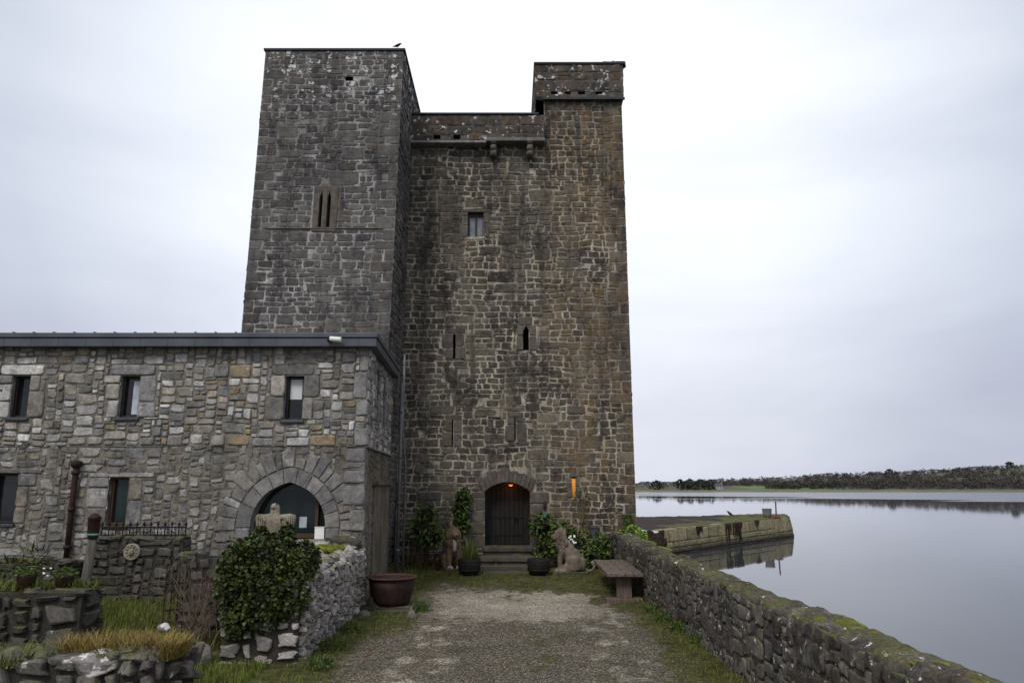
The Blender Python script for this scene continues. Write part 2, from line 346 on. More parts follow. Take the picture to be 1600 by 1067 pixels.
m_seastone = stonemat('sea_wall_rubble', [(0.045, 0.041, 0.037), (0.09, 0.082, 0.072), (0.060, 0.055, 0.050), (0.14, 0.13, 0.115), (0.05, 0.047, 0.043)], 0.6, (0.15, None), (9.0, 0.625, (0.58, 0.58, 0.55)), moss=0.9, mottle=(0.35, (0.19, 0.175, 0.15), 0.75, (0.018, 0.016, 0.015)), seed=83)
m_pier = stonemat('pier_stone', [(0.27, 0.225, 0.125), (0.34, 0.29, 0.175), (0.22, 0.19, 0.11), (0.31, 0.265, 0.165)], 0.45, None, None, seed=91, green=0.3, fine=6, tide=(-1.55, -.95))
m_weed = stonemat('seaweed', [(0.018, 0.013, 0.010), (0.045, 0.032, 0.022)], 0.3, None, None, seed=92, isl=False, bs=1)
m_turf = stonemat('pier_turf', [(0.06, 0.055, 0.018), (0.11, 0.11, 0.03)], 0.4, None, None, seed=93, isl=False)
m_lion = stonemat('lion_stone', [(0.12, 0.092, 0.068), (0.21, 0.168, 0.128)], 0.3, None, (6, 0.66, (0.35, 0.3, 0.26)), seed=95, isl=False)
m_dog = stonemat('painted_tan', [(0.10, 0.066, 0.038), (0.20, 0.14, 0.085)], 0.2, None, None, seed=96, isl=False)
m_dogw = plain('painted_white', (0.36, 0.34, 0.31), 0.8, 0.2, 10)
m_dogd = plain('painted_brown', (0.05, 0.03, 0.018), 0.8, 0.3, 10)
m_eagle = stonemat('eagle_stone', [(0.20, 0.175, 0.125), (0.30, 0.27, 0.20)], 0.2, None, None, moss=0.4, seed=97, isl=False)
m_step = stonemat('step_stone', [(0.055, 0.05, 0.042), (0.095, 0.087, 0.072)], 0.4, None, (5, 0.66, (0.4, 0.4, 0.38)), moss=0.8, seed=98, isl=False)
m_zinc = plain('zinc_roof', (0.075, 0.082, 0.095), 0.45, 0.18, 2.0, 0.3, 0.1, 0.5)
m_capdark = plain('roof_lead', (0.03, 0.032, 0.034), 0.6, 0.2, 3.0)
m_wood_dark = plain('door_wood', (0.016, 0.013, 0.011), 0.75, 0.5, 5.0, stretch=(9, 9, 0.5), bs=0.6)
m_wood_grey = plain('weathered_wood', (0.15, 0.115, 0.092), 0.8, 0.45, 5.0, stretch=(9, 0.5, 9), bs=0.6)
m_wood_leg = plain('leg_wood', (0.135, 0.10, 0.078), 0.8, 0.35, 5.0, stretch=(6, 6, 0.6), bs=0.5)
m_wood_brown = plain('brown_frame_wood', (0.085, 0.042, 0.022), 0.6, 0.3, 6.0, stretch=(6, 6, 0.8))
m_wood_post = plain('post_wood', (0.10, 0.09, 0.072), 0.85, 0.4, 5.0, stretch=(7, 7, 0.5), bs=0.6)
m_iron = plain('wrought_iron', (0.016, 0.014, 0.014), 0.65, 0.3, 12.0, 0.4)
m_rust = plain('rusty_iron', (0.030, 0.013, 0.010), 0.75, 0.35, 7.0, 0.0, 0.4, dark=(0.012, 0.006, 0.005))
m_rim = plain('rusty_rim', (0.075, 0.034, 0.023), 0.7, 0.3, 9.0, 0.1)
m_frame = plain('dark_window_frame', (0.022, 0.02, 0.02), 0.5, 0.2, 5)
m_slate = plain('slate_sill', (0.055, 0.06, 0.075), 0.55, 0.25, 6)
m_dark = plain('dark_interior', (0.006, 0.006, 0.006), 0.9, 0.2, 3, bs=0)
m_glass = glassmat('window_glass')
m_glass_green = glassmat('greenish_glass', (0.012, 0.020, 0.020), 0.12, 0.3)
m_glass_grey = glassmat('grey_pane', (0.17, 0.18, 0.20), 0.3)
m_blind = plain('white_blind', (0.62, 0.64, 0.64), 0.7, 0.05, 3, bs=0)
m_white = plain('white_plastic', (0.75, 0.74, 0.70), 0.5, 0.06, 4, bs=0.05)
m_pipe = plain('grey_pipe', (0.13, 0.13, 0.13), 0.5, 0.25, 4, 0.2)
m_verd = plain('verdigris', (0.10, 0.23, 0.20), 0.6, 0.3, 14)
m_ivy = leafmat('ivy_leaf', [(0.008, 0.015, 0.003), (0.020, 0.036, 0.005), (0.040, 0.066, 0.009), (0.012, 0.024, 0.005), (0.10, 0.13, 0.02), (0.028, 0.036, 0.009), (0.075, 0.055, 0.025)], 0.5, 0.3)
m_shrub = leafmat('shrub_leaf', [(0.028, 0.050, 0.009), (0.055, 0.090, 0.014), (0.085, 0.130, 0.020), (0.038, 0.066, 0.012)], 0.5, 0.3)
m_barrel = plain('barrel_wood', (0.012, 0.010, 0.008), 0.8, 0.4, 6.0, stretch=(6, 6, 0.6), bs=0.5)
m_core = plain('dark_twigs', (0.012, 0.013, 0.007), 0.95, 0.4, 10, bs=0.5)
m_fern = leafmat('bright_leaf', [(0.09, 0.15, 0.02), (0.16, 0.24, 0.03), (0.22, 0.30, 0.05)])
m_grass = leafmat('grass_blade', [(0.045, 0.070, 0.010), (0.085, 0.120, 0.016), (0.15, 0.15, 0.03), (0.06, 0.10, 0.013), (0.17, 0.14, 0.05)], 0.7, 0.2)
m_dry = leafmat('dry_grass_blade', [(0.20, 0.14, 0.04), (0.30, 0.21, 0.07), (0.13, 0.13, 0.03), (0.24, 0.15, 0.05)], 0.7, 0.2)
m_moss = stonemat('moss_cushion', [(0.10, 0.12, 0.015), (0.19, 0.20, 0.03)], 0.2, None, None, seed=99, isl=False, fine=60, bs=1)
m_twig = plain('bare_twigs', (0.17, 0.125, 0.09), 0.85, 0.3, 10)
m_rock = stonemat('loose_rock', [(0.10, 0.09, 0.08), (0.16, 0.145, 0.13), (0.075, 0.07, 0.062)], 0.25, None, (3, 0.60, (0.55, 0.54, 0.51)), moss=0.6, seed=101, mottle=(0.4, (0.2, 0.18, 0.16), 0.7, (0.03, 0.028, 0.024)))
m_rockw = stonemat('white_lichen_rock', [(0.18, 0.16, 0.15), (0.28, 0.26, 0.25)], 0.15, None, (5.0, 0.545, (0.66, 0.64, 0.62)), moss=0.3, seed=102, mottle=(0.4, (0.3, 0.27, 0.25), 0.6, (0.06, 0.055, 0.05)))

# ------------------------------------------------------------------ stone walling
class Panel:
    """a wall face: corners BL BR TR TL (top and bottom level); u runs along the bottom in metres, v up in metres"""
    def __init__(s, BL, BR, TR, TL, g=0.05):
        s.BL, s.BR, s.TR, s.TL = (Vector(p) for p in (BL, BR, TR, TL)); s.g = g
        s.W = (s.BR - s.BL).length; s.H = s.TL.z - s.BL.z
        s.N = (s.BR - s.BL).cross(s.TL - s.BL).normalized()
        s.nx = max(1, round(s.W / g)); s.ny = max(1, round(s.H / g))
        s.occ = [[False] * s.nx for _ in range(s.ny)]; s.holes = []; s.seed = random.random() * 50
    def at(s, u, v, d=0.0):
        a, b = u / s.W, v / s.H
        return s.BL.lerp(s.BR, a).lerp(s.TL.lerp(s.TR, a), b) + s.N * d
    def uv(s, p):
        v = p.z - s.BL.z; b = v / s.H; l = s.BL.lerp(s.TL, b); r = s.BR.lerp(s.TR, b); e = r - l
        return ((p - l).dot(e) / e.length_squared * s.W, v)
    def px(s, x, y, Y): return s.uv(P(x, y, Y))
    def rect(s, x0, y0, x1, y1, Y):
        """photo-pixel rectangle (y down) to u0 v0 u1 v1"""
        a = s.px((x0 + x1) / 2 - abs(x1 - x0) / 2, (y0 + y1) / 2, Y); b = s.px((x0 + x1) / 2 + abs(x1 - x0) / 2, (y0 + y1) / 2, Y)
        return (a[0], s.px(x0, y1, Y)[1], b[0], s.px(x0, y0, Y)[1])
    def block(s, u0, v0, u1, v1, hole=False):
        g = s.g
        for j in range(max(0, round(v0 / g)), min(s.ny, round(v1 / g))):
            for i in range(max(0, round(u0 / g)), min(s.nx, round(u1 / g))): s.occ[j][i] = True
        if hole: s.holes.append(lambda u, v: u0 < u < u1 and v0 < v < v1)
    def block_fn(s, fn):
        for j in range(s.ny):
            for i in range(s.nx):
                if fn((i + .5) * s.g, (j + .5) * s.g): s.occ[j][i] = True
    def backing(s, mb, mi):
        g = s.H / s.ny; gu = s.W / s.nx
        prev = None; start = 0; rows = []
        for j in range(s.ny):
            runs = []; i = 0
            row = [any(h((i + .5) * gu, (j + .5) * g) for h in s.holes) for i in range(s.nx)] if s.holes else [False] * s.nx
            while i < s.nx:
                if row[i]: i += 1; continue
                k = i
                while k < s.nx and not row[k]: k += 1
                runs.append((i, k)); i = k
            if runs != prev:
                if prev is not None: rows.append((start, j, prev))
                prev = runs; start = j
        rows.append((start, s.ny, prev))
        for j0, j1, runs in rows:
            for a, b in runs:
                mb.quad(s.at(a*gu, j0*g), s.at(b*gu, j0*g), s.at(b*gu, j1*g), s.at(a*gu, j1*g), mi)
    def poly(s, mb, pts, h, mi, tilt=0.0, soft=0.16, back=-0.02, rng=random):
        n = len(pts); cu = sum(p[0] for p in pts) / n; cv = sum(p[1] for p in pts) / n
        su = max(abs(p[0] - cu) for p in pts) + 1e-6; sv = max(abs(p[1] - cv) for p in pts) + 1e-6
        tu = rng.uniform(-tilt, tilt); tv = rng.uniform(-tilt, tilt)
        vs = []
        r = min(su, sv) * soft * 2
        for (k, dz) in ((0, back), (0, h * .55), (r * .35, h * .9), (r, h)):
            for (u, v) in pts:
                uu = cu + (u - cu) * (1 - k / su); vv = cv + (v - cv) * (1 - k / sv)
                vs.append(s.at(uu, vv, dz + (tu * (u - cu) / su + tv * (v - cv) / sv) * h * (1 if dz > 0 else 0)))
        fs = []
        for q in range(3):
            for i in range(n): fs.append((q*n+i, q*n+(i+1) % n, (q+1)*n+(i+1) % n, (q+1)*n+i))
        fs.append(tuple(3*n + i for i in range(n)))
        mb.add(vs, fs, mi)
    def stone(s, mb, u0, v0, u1, v1, gap, rough, h, mi, rng, warp=0.0, e=0.32, n=16, tilt=0.4):
        cu, cv = (u0 + u1) / 2, (v0 + v1) / 2; hw, hh = (u1 - u0) / 2 - gap, (v1 - v0) / 2 - gap
        if hw < .012 or hh < .012: return
        ph = [rng.uniform(0, 6.28) for _ in range(3)]; am = [rng.uniform(-1, 1) for _ in range(3)]
        sk = rng.uniform(-.12, .12) * rough * 4
        pts = []
        for k in range(n):
            a = 2 * math.pi * (k + .5) / n; c, q = math.cos(a), math.sin(a)
            x = math.copysign(abs(c) ** e, c); y = math.copysign(abs(q) ** e, q)
            f = 1 - rough * .5 + rough * .5 * (am[0] * math.sin(2*a + ph[0]) + am[1] * math.sin(3*a + ph[1]) + am[2] * math.sin(5*a + ph[2]))
            u = cu + hw * x * f + sk * y * hh; v = cv + hh * y * f
            if warp:
                u += warp * nz(u * .9 + s.seed, v * .9); v += warp * nz(u * .55, v * .9 + s.seed + 9) + warp * .5 * nz(u * 2, v * 2, s.seed)
            pts.append((u, v))
        s.poly(mb, pts, h * rng.uniform(.6, 1.25), mi, tilt, rng=rng)
    def coursed(s, mb, mi, rng, rows=(3, 4, 4, 5, 6), wid=(4, 12), gap=.013, rough=.12, h=.025, warp=.05, split=.12):
        j = 0
        while j < s.ny:
            rh = min(rng.choice(rows), s.ny - j)
            if s.ny - j - rh == 1: rh += 1
            i = 0
            while i < s.nx:
                if s.occ[j][i] and all(s.occ[j+q][i] for q in range(rh)): i += 1; continue
                # free span over the rows of this course
                lo = next((q for q in range(rh) if not s.occ[j+q][i]), 0)
                hi = lo
                while hi < rh and not s.occ[j+hi][i]: hi += 1
                want = rng.randint(*wid); k = i
                while k < s.nx and k - i < want and all(not s.occ[j+q][k] for q in range(lo, hi)): k += 1
                if s.nx - k <= 2 and all(not s.occ[j+q][x] for q in range(lo, hi) for x in range(k, s.nx)): k = s.nx
                g = s.g
                if rng.random() < split and hi - lo >= 4 and k - i >= 5:
                    md = lo + (hi - lo) // 2
                    s.stone(mb, i*g, (j+lo)*g, k*g, (j+md)*g, gap, rough, h, mi, rng, warp)
                    s.stone(mb, i*g, (j+md)*g, k*g, (j+hi)*g, gap, rough, h, mi, rng, warp)
                else: s.stone(mb, i*g, (j+lo)*g, k*g, (j+hi)*g, gap, rough, h, mi, rng, warp)
                for q in range(lo, hi):
                    for x in range(i, k): s.occ[j+q][x] = True
                if all(s.occ[j+q][i] for q in range(rh)): i = max(k, i + 1)
            j += rh
    def rubble(s, mb, mi, rng, sizes, gap=.013, rough=.2, h=.035, warp=.05, mats=None, e=.38):
        g = s.g
        for j in range(s.ny):
            for i in range(s.nx):
                if s.occ[j][i]: continue
                ww, hh = rng.choice(sizes); ww = max(1, ww + rng.randint(-1, 1)); 
                k = i
                fr = i
                while fr < s.nx and not s.occ[j][fr] and fr - i < ww + 4: fr += 1
                fr -= i
                if fr <= ww + 1: ww = fr
                elif fr - ww < 3: ww = fr - 3
                k = i + max(1, ww)
                q = j + 1
                while q < s.ny and q - j < hh and all(not s.occ[q][x] for x in range(i, k)): q += 1
                if s.ny - q == 1 and all(not s.occ[q][x] for x in range(i, k)): q += 1
                for y in range(j, q):
                    for x in range(i, k): s.occ[y][x] = True
                if (k - i) * g > .06: s.stone(mb, i*g, j*g, k*g, q*g, gap, rough, h, mi, rng, warp, e)
    def explicit(s, mb, u0, v0, u1, v1, mi, rng, h=.04, gap=.01, rough=.06, e=.25):
        s.block(u0, v0, u1, v1); s.stone(mb, u0, v0, u1, v1, gap, rough, h, mi, rng, 0, e, 20, .2)
    def dress(s, mb, r, mi, rng, lint=.2, jw=(.18, .34), h=.04, jh=.38, lo=0.22, sill=True):
        u0, v0, u1, v1 = r; o = .012
        s.block(u0, v0, u1, v1, hole=True)
        s.explicit(mb, u0 - lo * rng.uniform(.7, 1.2), v1 - o, u1 + lo * rng.uniform(.7, 1.2), v1 + lint, mi, rng, h)
        for sgn, ue in ((-1, u0), (1, u1)):
            v = v0
            while v < v1 - .05:
                hh = min(rng.uniform(.7, 1.25) * jh, v1 - v)
                if v1 - v - hh < .12: hh = v1 - v
                wd = rng.uniform(*jw)
                a, b = (ue - wd, ue + o) if sgn < 0 else (ue - o, ue + wd)
                s.explicit(mb, a, v, b, v + hh, mi, rng, h); v += hh
        if sill: s.block(u0 - .1, v0 - .06, u1 + .1, v0)
    def reveal(s, mb, outline, depth, mi, front=0.0, closed=True):
        n = len(outline); vs = [s.at(u, v, front) for u, v in outline] + [s.at(u, v, -depth) for u, v in outline]
        fs = [(i, n + i, n + (i+1) % n, (i+1) % n) for i in range(n if closed else n - 1)]
        mb.add(vs, fs, mi)
    def slab(s, mb, u0, v0, u1, v1, d0, d1, mi=0):
        c = [s.at(u, v, d) for d in (d0, d1) for (u, v) in ((u0, v0), (u1, v0), (u1, v1), (u0, v1))]
        mb.add(c, [(0,3,2,1),(4,5,6,7),(0,1,5,4),(1,2,6,5),(2,3,7,6),(3,0,4,7)], mi)
def rc(r): u0, v0, u1, v1 = r; return [(u0, v0), (u1, v0), (u1, v1), (u0, v1)]

# ------------------------------------------------------------------ castle
Y_M, Y_L, Y_H = 24.5, 21.9, 17.0       # front planes: main castle wall, projecting tall block, house
rng = random.Random(7)
castle = thing('castle', 'tall dark stone tower castle with two flat topped turrets rising above the drive', 'castle', (0, Y_M, 0))
GB = -0.4
xr_t = P(971, 155, Y_M).x; xr_b = P(996, 850, Y_M).x
x_in = P(633, 300, Y_M).x
z_mid = P(740, 222, Y_M).z             # underside of the middle parapet
z_shaft = P(910, 154, Y_M).z
x_par = P(850, 200, Y_M).x             # right end of the parapet
# --- main wall (middle bay and right-hand bay share one face)
F = Panel((x_in, Y_M, GB), (xr_b, Y_M, GB), (xr_t, Y_M, z_shaft), (x_in, Y_M, z_shaft))
mb = MB()
def px_block(x0, y0, x1, y1): return F.rect(x0, y0, x1, y1, Y_M)
wsmall = px_block(731, 332, 756, 371); F.dress(mb, wsmall, 2, rng, lint=.12, jw=(.15, .25), h=.035, jh=.45, lo=.2)
slits = [px_block(708, 521, 711.5, 562), px_block(706, 656, 709, 698), px_block(804, 652, 807, 690)]
for r_ in slits: F.dress(mb, r_, 2, rng, lint=.18, jw=(.22, .42), h=.03, jh=.5, lo=.3, sill=False)
loop = px_block(817.5, 508, 827, 548); F.dress(mb, loop, 2, rng, lint=.3, jw=(.16, .26), h=.035, jh=.5, lo=.16)
lit = px_block(893.5, 745, 899.5, 778); F.dress(mb, lit, 2, rng, lint=.12, jw=(.12, .2), h=.03, jh=.5, lo=.12)
du0, dv0, du1, _ = px_block(757, 765, 828, 853); dvs = F.px(757, 768, Y_M)[1]; dva = F.px(790, 752.5, Y_M)[1]; dc = (du0 + du1) / 2
def door_arch(k, n=14, grow=0.0):
    """segmental arch above the door: list of uv from right to left"""
    hw = (du1 - du0) / 2 + grow; rise = dva - dvs
    rad = (hw * hw + rise * rise) / (2 * rise); a = math.asin(hw / rad)
    return [(dc + (rad) * math.sin(a - 2 * a * i / n), dva - rad + rad * math.cos(a - 2 * a * i / n)) for i in range(n + 1)]
arc = door_arch(0)
F.holes.append(lambda u, v: du0 < u < du1 and dv0 - .02 < v < dvs + (dva - dvs) * (1 - ((u - dc) / (du1 - du0) * 2) ** 2))
F.block(du0, dv0 - .05, du1, dva + .02)
# voussoirs over the door
nv = 13
for i in range(nv):
    a0 = 1 - 2 * i / nv; a1 = 1 - 2 * (i + 1) / nv
    def ap(t, r): 
        hw = (du1 - du0) / 2 * (1 + .05); 
        return (dc + t * hw * (1 + r * .55), dvs + (dva - dvs) * (1 - t * t) - .015 + r * (1 - .12 * t * t))
    L = rng.uniform(.36, .5)
    F.poly(mb, [ap(a0 - .008, 0), ap(a0 - .008, L), ap(a1 + .008, L), ap(a1 + .008, 0)], .04, 2, .2, .08)
F.block(du0 - .15, dvs, du1 + .15, dva + .45)
for sgn, ue in ((-1, du0), (1, du1)):
    v = dv0 - .05
    while v < dvs - .05:
        hh = min(rng.uniform(.3, .55), dvs - v)
        if dvs - v - hh < .15: hh = dvs - v
        wd = rng.uniform(.3, .75)
        a, b = (ue - wd, ue + .012) if sgn < 0 else (ue - .012, ue + wd)
        F.explicit(mb, a, v, b, v + hh, 2, rng, .035); v += hh
for (x, y, wd, hh) in ((658, 716, 28, 15), (655, 733, 16, 12), (672, 775, 38, 15), (900, 640, 30, 14), (690, 640, 40, 14)):
    F.explicit(mb, *px_block(x - wd/2, y - hh/2, x + wd/2, y + hh/2), 2, rng, .035)
F.block(0, z_mid - GB + .0, F.uv(Vector((x_par, Y_M, z_mid)))[0], F.H)     # the parapet stands in front here
# quoins up the right-hand corner
v = 0.0; k = 0
while v < F.H - .2:
    hh = rng.uniform(.28, .42); wd = rng.uniform(.5, .75) if k % 2 else rng.uniform(.3, .42)
    F.explicit(mb, F.W - wd, v, F.W + .005, min(F.H, v + hh), 0, rng, .016, gap=.012); v += hh; k += 1
def patches(Pn, n, lo, hi, mi=0, h=.016):
    # larger stones let into the coursing here and there
    for i in range(n):
        wd, hh = rng.uniform(.45, .95), rng.choice((.25, .3, .3, .35, .45)); u = rng.uniform(0, Pn.W - wd - .8); v = rng.uniform(lo, hi)
        i0, i1, j0, j1 = round(u / .05), round((u + wd) / .05), round(v / .05), round((v + hh) / .05)
        if j1 >= Pn.ny or any(Pn.occ[j][k] for j in range(j0, j1) for k in range(i0, min(i1, Pn.nx))): continue
        Pn.explicit(mb, i0 * .05, j0 * .05, i1 * .05, j1 * .05, mi, rng, h, gap=.011, rough=.14)
patches(F, 70, .2, 4.2); patches(F, 60, 4.2, 14)
F.coursed(mb, 0, rng, rows=(3, 4, 4, 5), wid=(4, 10), gap=.012, rough=.2, h=.016, warp=.09, split=.04)
_uq = F.uv(Vector((x_par, Y_M, z_mid)))[0]
F.holes.append(lambda u, v: v > z_mid - GB and u < _uq)
F.backing(mb, 1)
for r_ in slits + [lit]: F.reveal(mb, rc(r_), .5, 2)
F.reveal(mb, rc(wsmall), .3, 2); F.reveal(mb, rc(loop), .5, 2)
F.reveal(mb, [(du0, dv0 - .05), (du1, dv0 - .05)] + arc, .55, 2)
# other faces of the main body
G = Panel((xr_b, Y_M, GB - 2), (xr_b, Y_M + 12, GB - 2), (xr_t, Y_M + 12, z_shaft), (xr_t, Y_M, z_shaft))
G.coursed(mb, 0, rng, rows=(4, 5, 6), wid=(6, 14), gap=.014, rough=.2, h=.014, warp=.06); G.backing(mb, 1)
mb.quad((x_in - 4, Y_M + 12, GB), (x_in - 4, Y_M + 12, z_mid), (xr_t, Y_M + 12, z_mid), (xr_b, Y_M + 12, GB), 1)
mb.quad((x_in, Y_M, z_mid - .05), (xr_t, Y_M, z_mid - .05), (xr_t, Y_M + 12, z_mid - .05), (x_in, Y_M + 12, z_mid - .05), 1)
mb.build('main_wall', [m_tower, m_tower_mort, m_tdress], castle)
# --- door
d = MB()
ny = 15; pw = (du1 - du0 - .12) / 9
for i in range(9):
    u0 = du0 + .06 + i * pw
    c = (u0 + pw / 2 - dc) / ((du1 - du0) / 2)
    tp = dvs + (dva - dvs) * (1 - c * c) - .06
    F.slab(d, u0 + .006, dv0 + .02, u0 + pw - .006, tp, -.52, -.47 + rng.uniform(-.006, .006))
F.slab(d, du0, dv0 - .02, du1, dva, -.58, -.53)
door = d.build('door', m_wood_dark, castle, bevel=.004)
fr = MB()
F.slab(fr, du0, dv0, du0 + .09, dvs + .04, -.53, -.40); F.slab(fr, du1 - .09, dv0, du1, dvs + .04, -.53, -.40)
for a, b in zip(arc[:-1], arc[1:]):
    q = [F.at(p[0], p[1] - o, dd) for dd in (-.53, -.41) for (p, o) in ((a, 0), (b, 0), (b, .10), (a, .10))]
    fr.add(q, [(0,3,2,1),(4,5,6,7),(0,1,5,4),(1,2,6,5),(2,3,7,6),(3,0,4,7)])
fr.build('door_frame', m_wood_dark, door, bevel=.005)
h_ = MB()
dh = dvs - dv0
for k in (.18, .50, .86):
    F.slab(h_, du0 + .08, dv0 + dh*k, du1 - .2, dv0 + dh*k + .05, -.47, -.452)
    for q in range(7): F.slab(h_, du0 + .14 + q*.17, dv0 + dh*k + .012, du0 + .165 + q*.17, dv0 + dh*k + .036, -.452, -.44)
h_.build('hinge', m_iron, door)
h_ = MB()
ring = [F.at(dc + .28 + .06 * math.cos(a * .5236), dv0 + dh*.47 + .06 * math.sin(a * .5236), -.435) for a in range(13)]
h_.tube(ring, .010, 6); F.slab(h_, dc + .24, dv0 + dh*.47 + .02, dc + .32, dv0 + dh*.47 + .14, -.47, -.445)
h_.build('handle', m_iron, door)
# --- orange lamp under the door arch
lm, t, b = newmat('lamp_glow'); setin(t, b, 'Base Color', (.9, .4, .1, 1)); setin(t, b, 'Emission Color', (1.0, 0.22, 0.03, 1)); setin(t, b, 'Emission Strength', .35)
lamp = thing('door_lamp', 'small amber lamp glowing under the arch above the castle door', 'lamp', P(798, 757, Y_M - .02) + Vector((0, .2, 0)))
lp = wloc(lamp)
q = MB(); q.lathe([(.02, .06), (.09, .055), (.09, .02), (.05, .01)], lp, 16); q.build('fitting', m_iron, lamp)
q = MB(); q.lathe([(.07, .015), (.075, 0), (.06, -.03), (.03, -.045)], lp, 16); q.build('bulb_cover', lm, lamp, True)
pl = bpy.data.lights.new('door_lamp_light', 'POINT'); pl.energy = 2.0; pl.color = (1, .33, .06); pl.shadow_soft_size = .06
po = bpy.data.objects.new('door_lamp_light', pl); C.objects.link(po); po.location = lp + Vector((0, -.02, -.1)); put(po, lamp); 
# --- windows and slits of the main wall
q = MB(); u0, v0, u1, v1 = wsmall; F.slab(q, u0, v0, u1, v1, -.2, -.17); win = q.build('window', m_glass_grey, castle)
q = MB()
for a in ((u0, v0, u0 + .05, v1), (u1 - .05, v0, u1, v1), (u0, v0, u1, v0 + .05), (u0, v1 - .12, u1, v1), ((u0+u1)/2 - .03, v0, (u0+u1)/2 + .03, v1)):
    F.slab(q, *a, -.17, -.12 if a[2] - a[0] < .2 else -.125)
q.build('window_frame', m_frame, win)
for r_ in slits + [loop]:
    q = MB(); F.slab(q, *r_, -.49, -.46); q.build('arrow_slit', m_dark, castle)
q = MB()      # pointed head and dressed frame of the loop
u0, v0, u1, v1 = loop; uc = (u0 + u1) / 2
for sg, ue in ((-1, u0), (1, u1)):
    c = [F.at(u, v, dd) for dd in (-.3, .035) for (u, v) in ((ue, v1 - .22), (uc + sg*.0, v1), (ue, v1))]
    q.add(c, [(0,1,2),(5,4,3),(0,3,4,1),(1,4,5,2),(2,5,3,0)])
q.build('loop_head', m_tdress, castle)
gm, t, b = newmat('lit_slit'); setin(t, b, 'Base Color', (.5, .2, .04, 1)); setin(t, b, 'Emission Color', (1.0, 0.36, 0.05, 1))
zt = P(896, 748, Y_M).z
setin(t, b, 'Emission Strength', node(t, 'ShaderNodeMapRange', {0: axis(t, 2), 1: zt - .60, 2: zt - .0, 3: 0.01, 4: 0.40}).outputs[0])
q = MB(); u0, v0, u1, v1 = lit; F.slab(q, u0, v0, u1, v1 - .05, -.08, -.05); tag(q.build('lit_slit', gm, castle), 'narrow slit glowing orange', None)
# --- parapet over the middle bay
Yp = Y_M - .32
zt0, zt1 = P(740, 224, Yp).z, P(740, 180, Yp).z
xl = P(637, 200, Yp).x; xrp = P(850, 215, Yp).x
xs = P(760, 222, Yp).x
mb = MB()
A = Panel((xl - .2, Yp, zt0 + .1), (xrp, Yp, zt0 + .1), (xrp, Yp, zt1), (xl - .2, Yp, zt1))
for hx in (683, 714): 
    r_ = A.rect(hx - 6, 212, hx + 6, 218, Yp); A.block(*r_, hole=True)
    A.reveal(mb, rc(r_), .3, 0); A.slab(mb, *r_, -.3, -.28, 0)
A.coursed(mb, 0, rng, rows=(5, 6, 7, 9), wid=(8, 20), gap=.008, rough=.12, h=.02, warp=.03, split=.1); A.backing(mb, 1)
mb.quad((xl - .2, Yp, zt0 + .1), (xl - .2, Y_M, zt0 + .1), (xrp, Y_M, zt0 + .1), (xrp, Yp, zt0 + .1), 1)
mb.quad((xrp, Yp, zt0 + .1), (xrp, Y_M + .1, zt0 + .1), (xrp, Y_M + .1, zt1), (xrp, Yp, zt1), 1)
mb.quad((xl - .2, Yp, zt1), (xrp, Yp, zt1), (xrp, Yp + .5, zt1), (xl - .2, Yp + .5, zt1), 1)
mb.quad((xl - .2, Yp + .5, zt0), (xl - .2, Yp + .5, zt1), (xrp, Yp + .5, zt1), (xrp, Yp + .5, zt0), 1)
mb.build('parapet', [m_parapet, m_parapet_mort], castle)
q = MB(); q.box((xl - .2, Yp - .06, zt1), (P(842, 180, Yp).x, Yp + .55, zt1 + .07)); q.build('parapet_coping', m_capdark, castle, bevel=.015)
q = MB(); q.box((xl - .2, Yp - .05, zt0), (xs, Y_M + .02, zt0 + .09)); q.box((xs, Yp - .09, zt0 + .05), (xrp + .03, Y_M + .02, zt0 + .18)); q.build('string_course', m_dress, castle, bevel=.02)
for cx in (771, 828):
    q = MB(); x = P(cx, 225, Yp).x; z = P(cx, 225, Yp).z
    for k, (ex, zz) in enumerate(((-.20, .0), (-.08, -.22), (.06, -.40))):
        q.rock((x, Y_M - .1 + (ex - .0) * .5 + (0 if k else .0), z + zz + .1), (.13, .22 + .03 * k - abs(ex) * .0, .13), cx + k, 12, 8, .12)
    q.build('corbel', m_tdress, castle, True)
# --- right-hand turret top
Yt = Y_M - .16
z0, z1 = P(905, 154, Yt).z, P(905, 101, Yt).z
xa, xb = P(836, 125, Yt).x, P(973.5, 125, Yt).x
mb = MB(); T = Panel((xa, Yt, z0), (xb, Yt, z0), (xb, Yt, z1), (xa, Yt, z1))
for hx in (866, 887, 908, 935):
    r_ = T.rect(hx - 5, 143, hx + 5, 148.5, Yt); T.block(*r_, hole=True); T.reveal(mb, rc(r_), .3, 0); T.slab(mb, *r_, -.3, -.28, 0)
T.coursed(mb, 0, rng, rows=(5, 6, 8), wid=(8, 18), gap=.008, rough=.14, h=.022, warp=.03); T.backing(mb, 1)
for (p0, p1) in (((xb, Yt), (xb, Yt + 4.4)), ((xa, Yt + 4.4), (xa, Yt))):
    T2 = Panel((*p0, z0 if p0[0] == xb else z_mid), (*p1, z0 if p0[0] == xb else z_mid), (*p1, z1), (*p0, z1))
    T2.coursed(mb, 0, rng, rows=(5, 6, 8), wid=(8, 18), gap=.008, rough=.14, h=.022, warp=.03); T2.backing(mb, 1)
mb.quad((xa, Yt, z0), (xa, Y_M + .05, z0), (xb, Y_M + .05, z0), (xb, Yt, z0), 1)
xq = P(850, 170, Y_M).x
mb.quad((xq, Y_M, z_mid), (xq, Y_M, z0), (xq, Y_M + 4.2, z0), (xq, Y_M + 4.2, z_mid), 1)
mb.quad((xa, Yt + 4.4, z_mid), (xa, Yt + 4.4, z1), (xb, Yt + 4.4, z1), (xb, Yt + 4.4, z_mid), 1)
mb.build('turret_wall', [m_parapet, m_parapet_mort], castle)
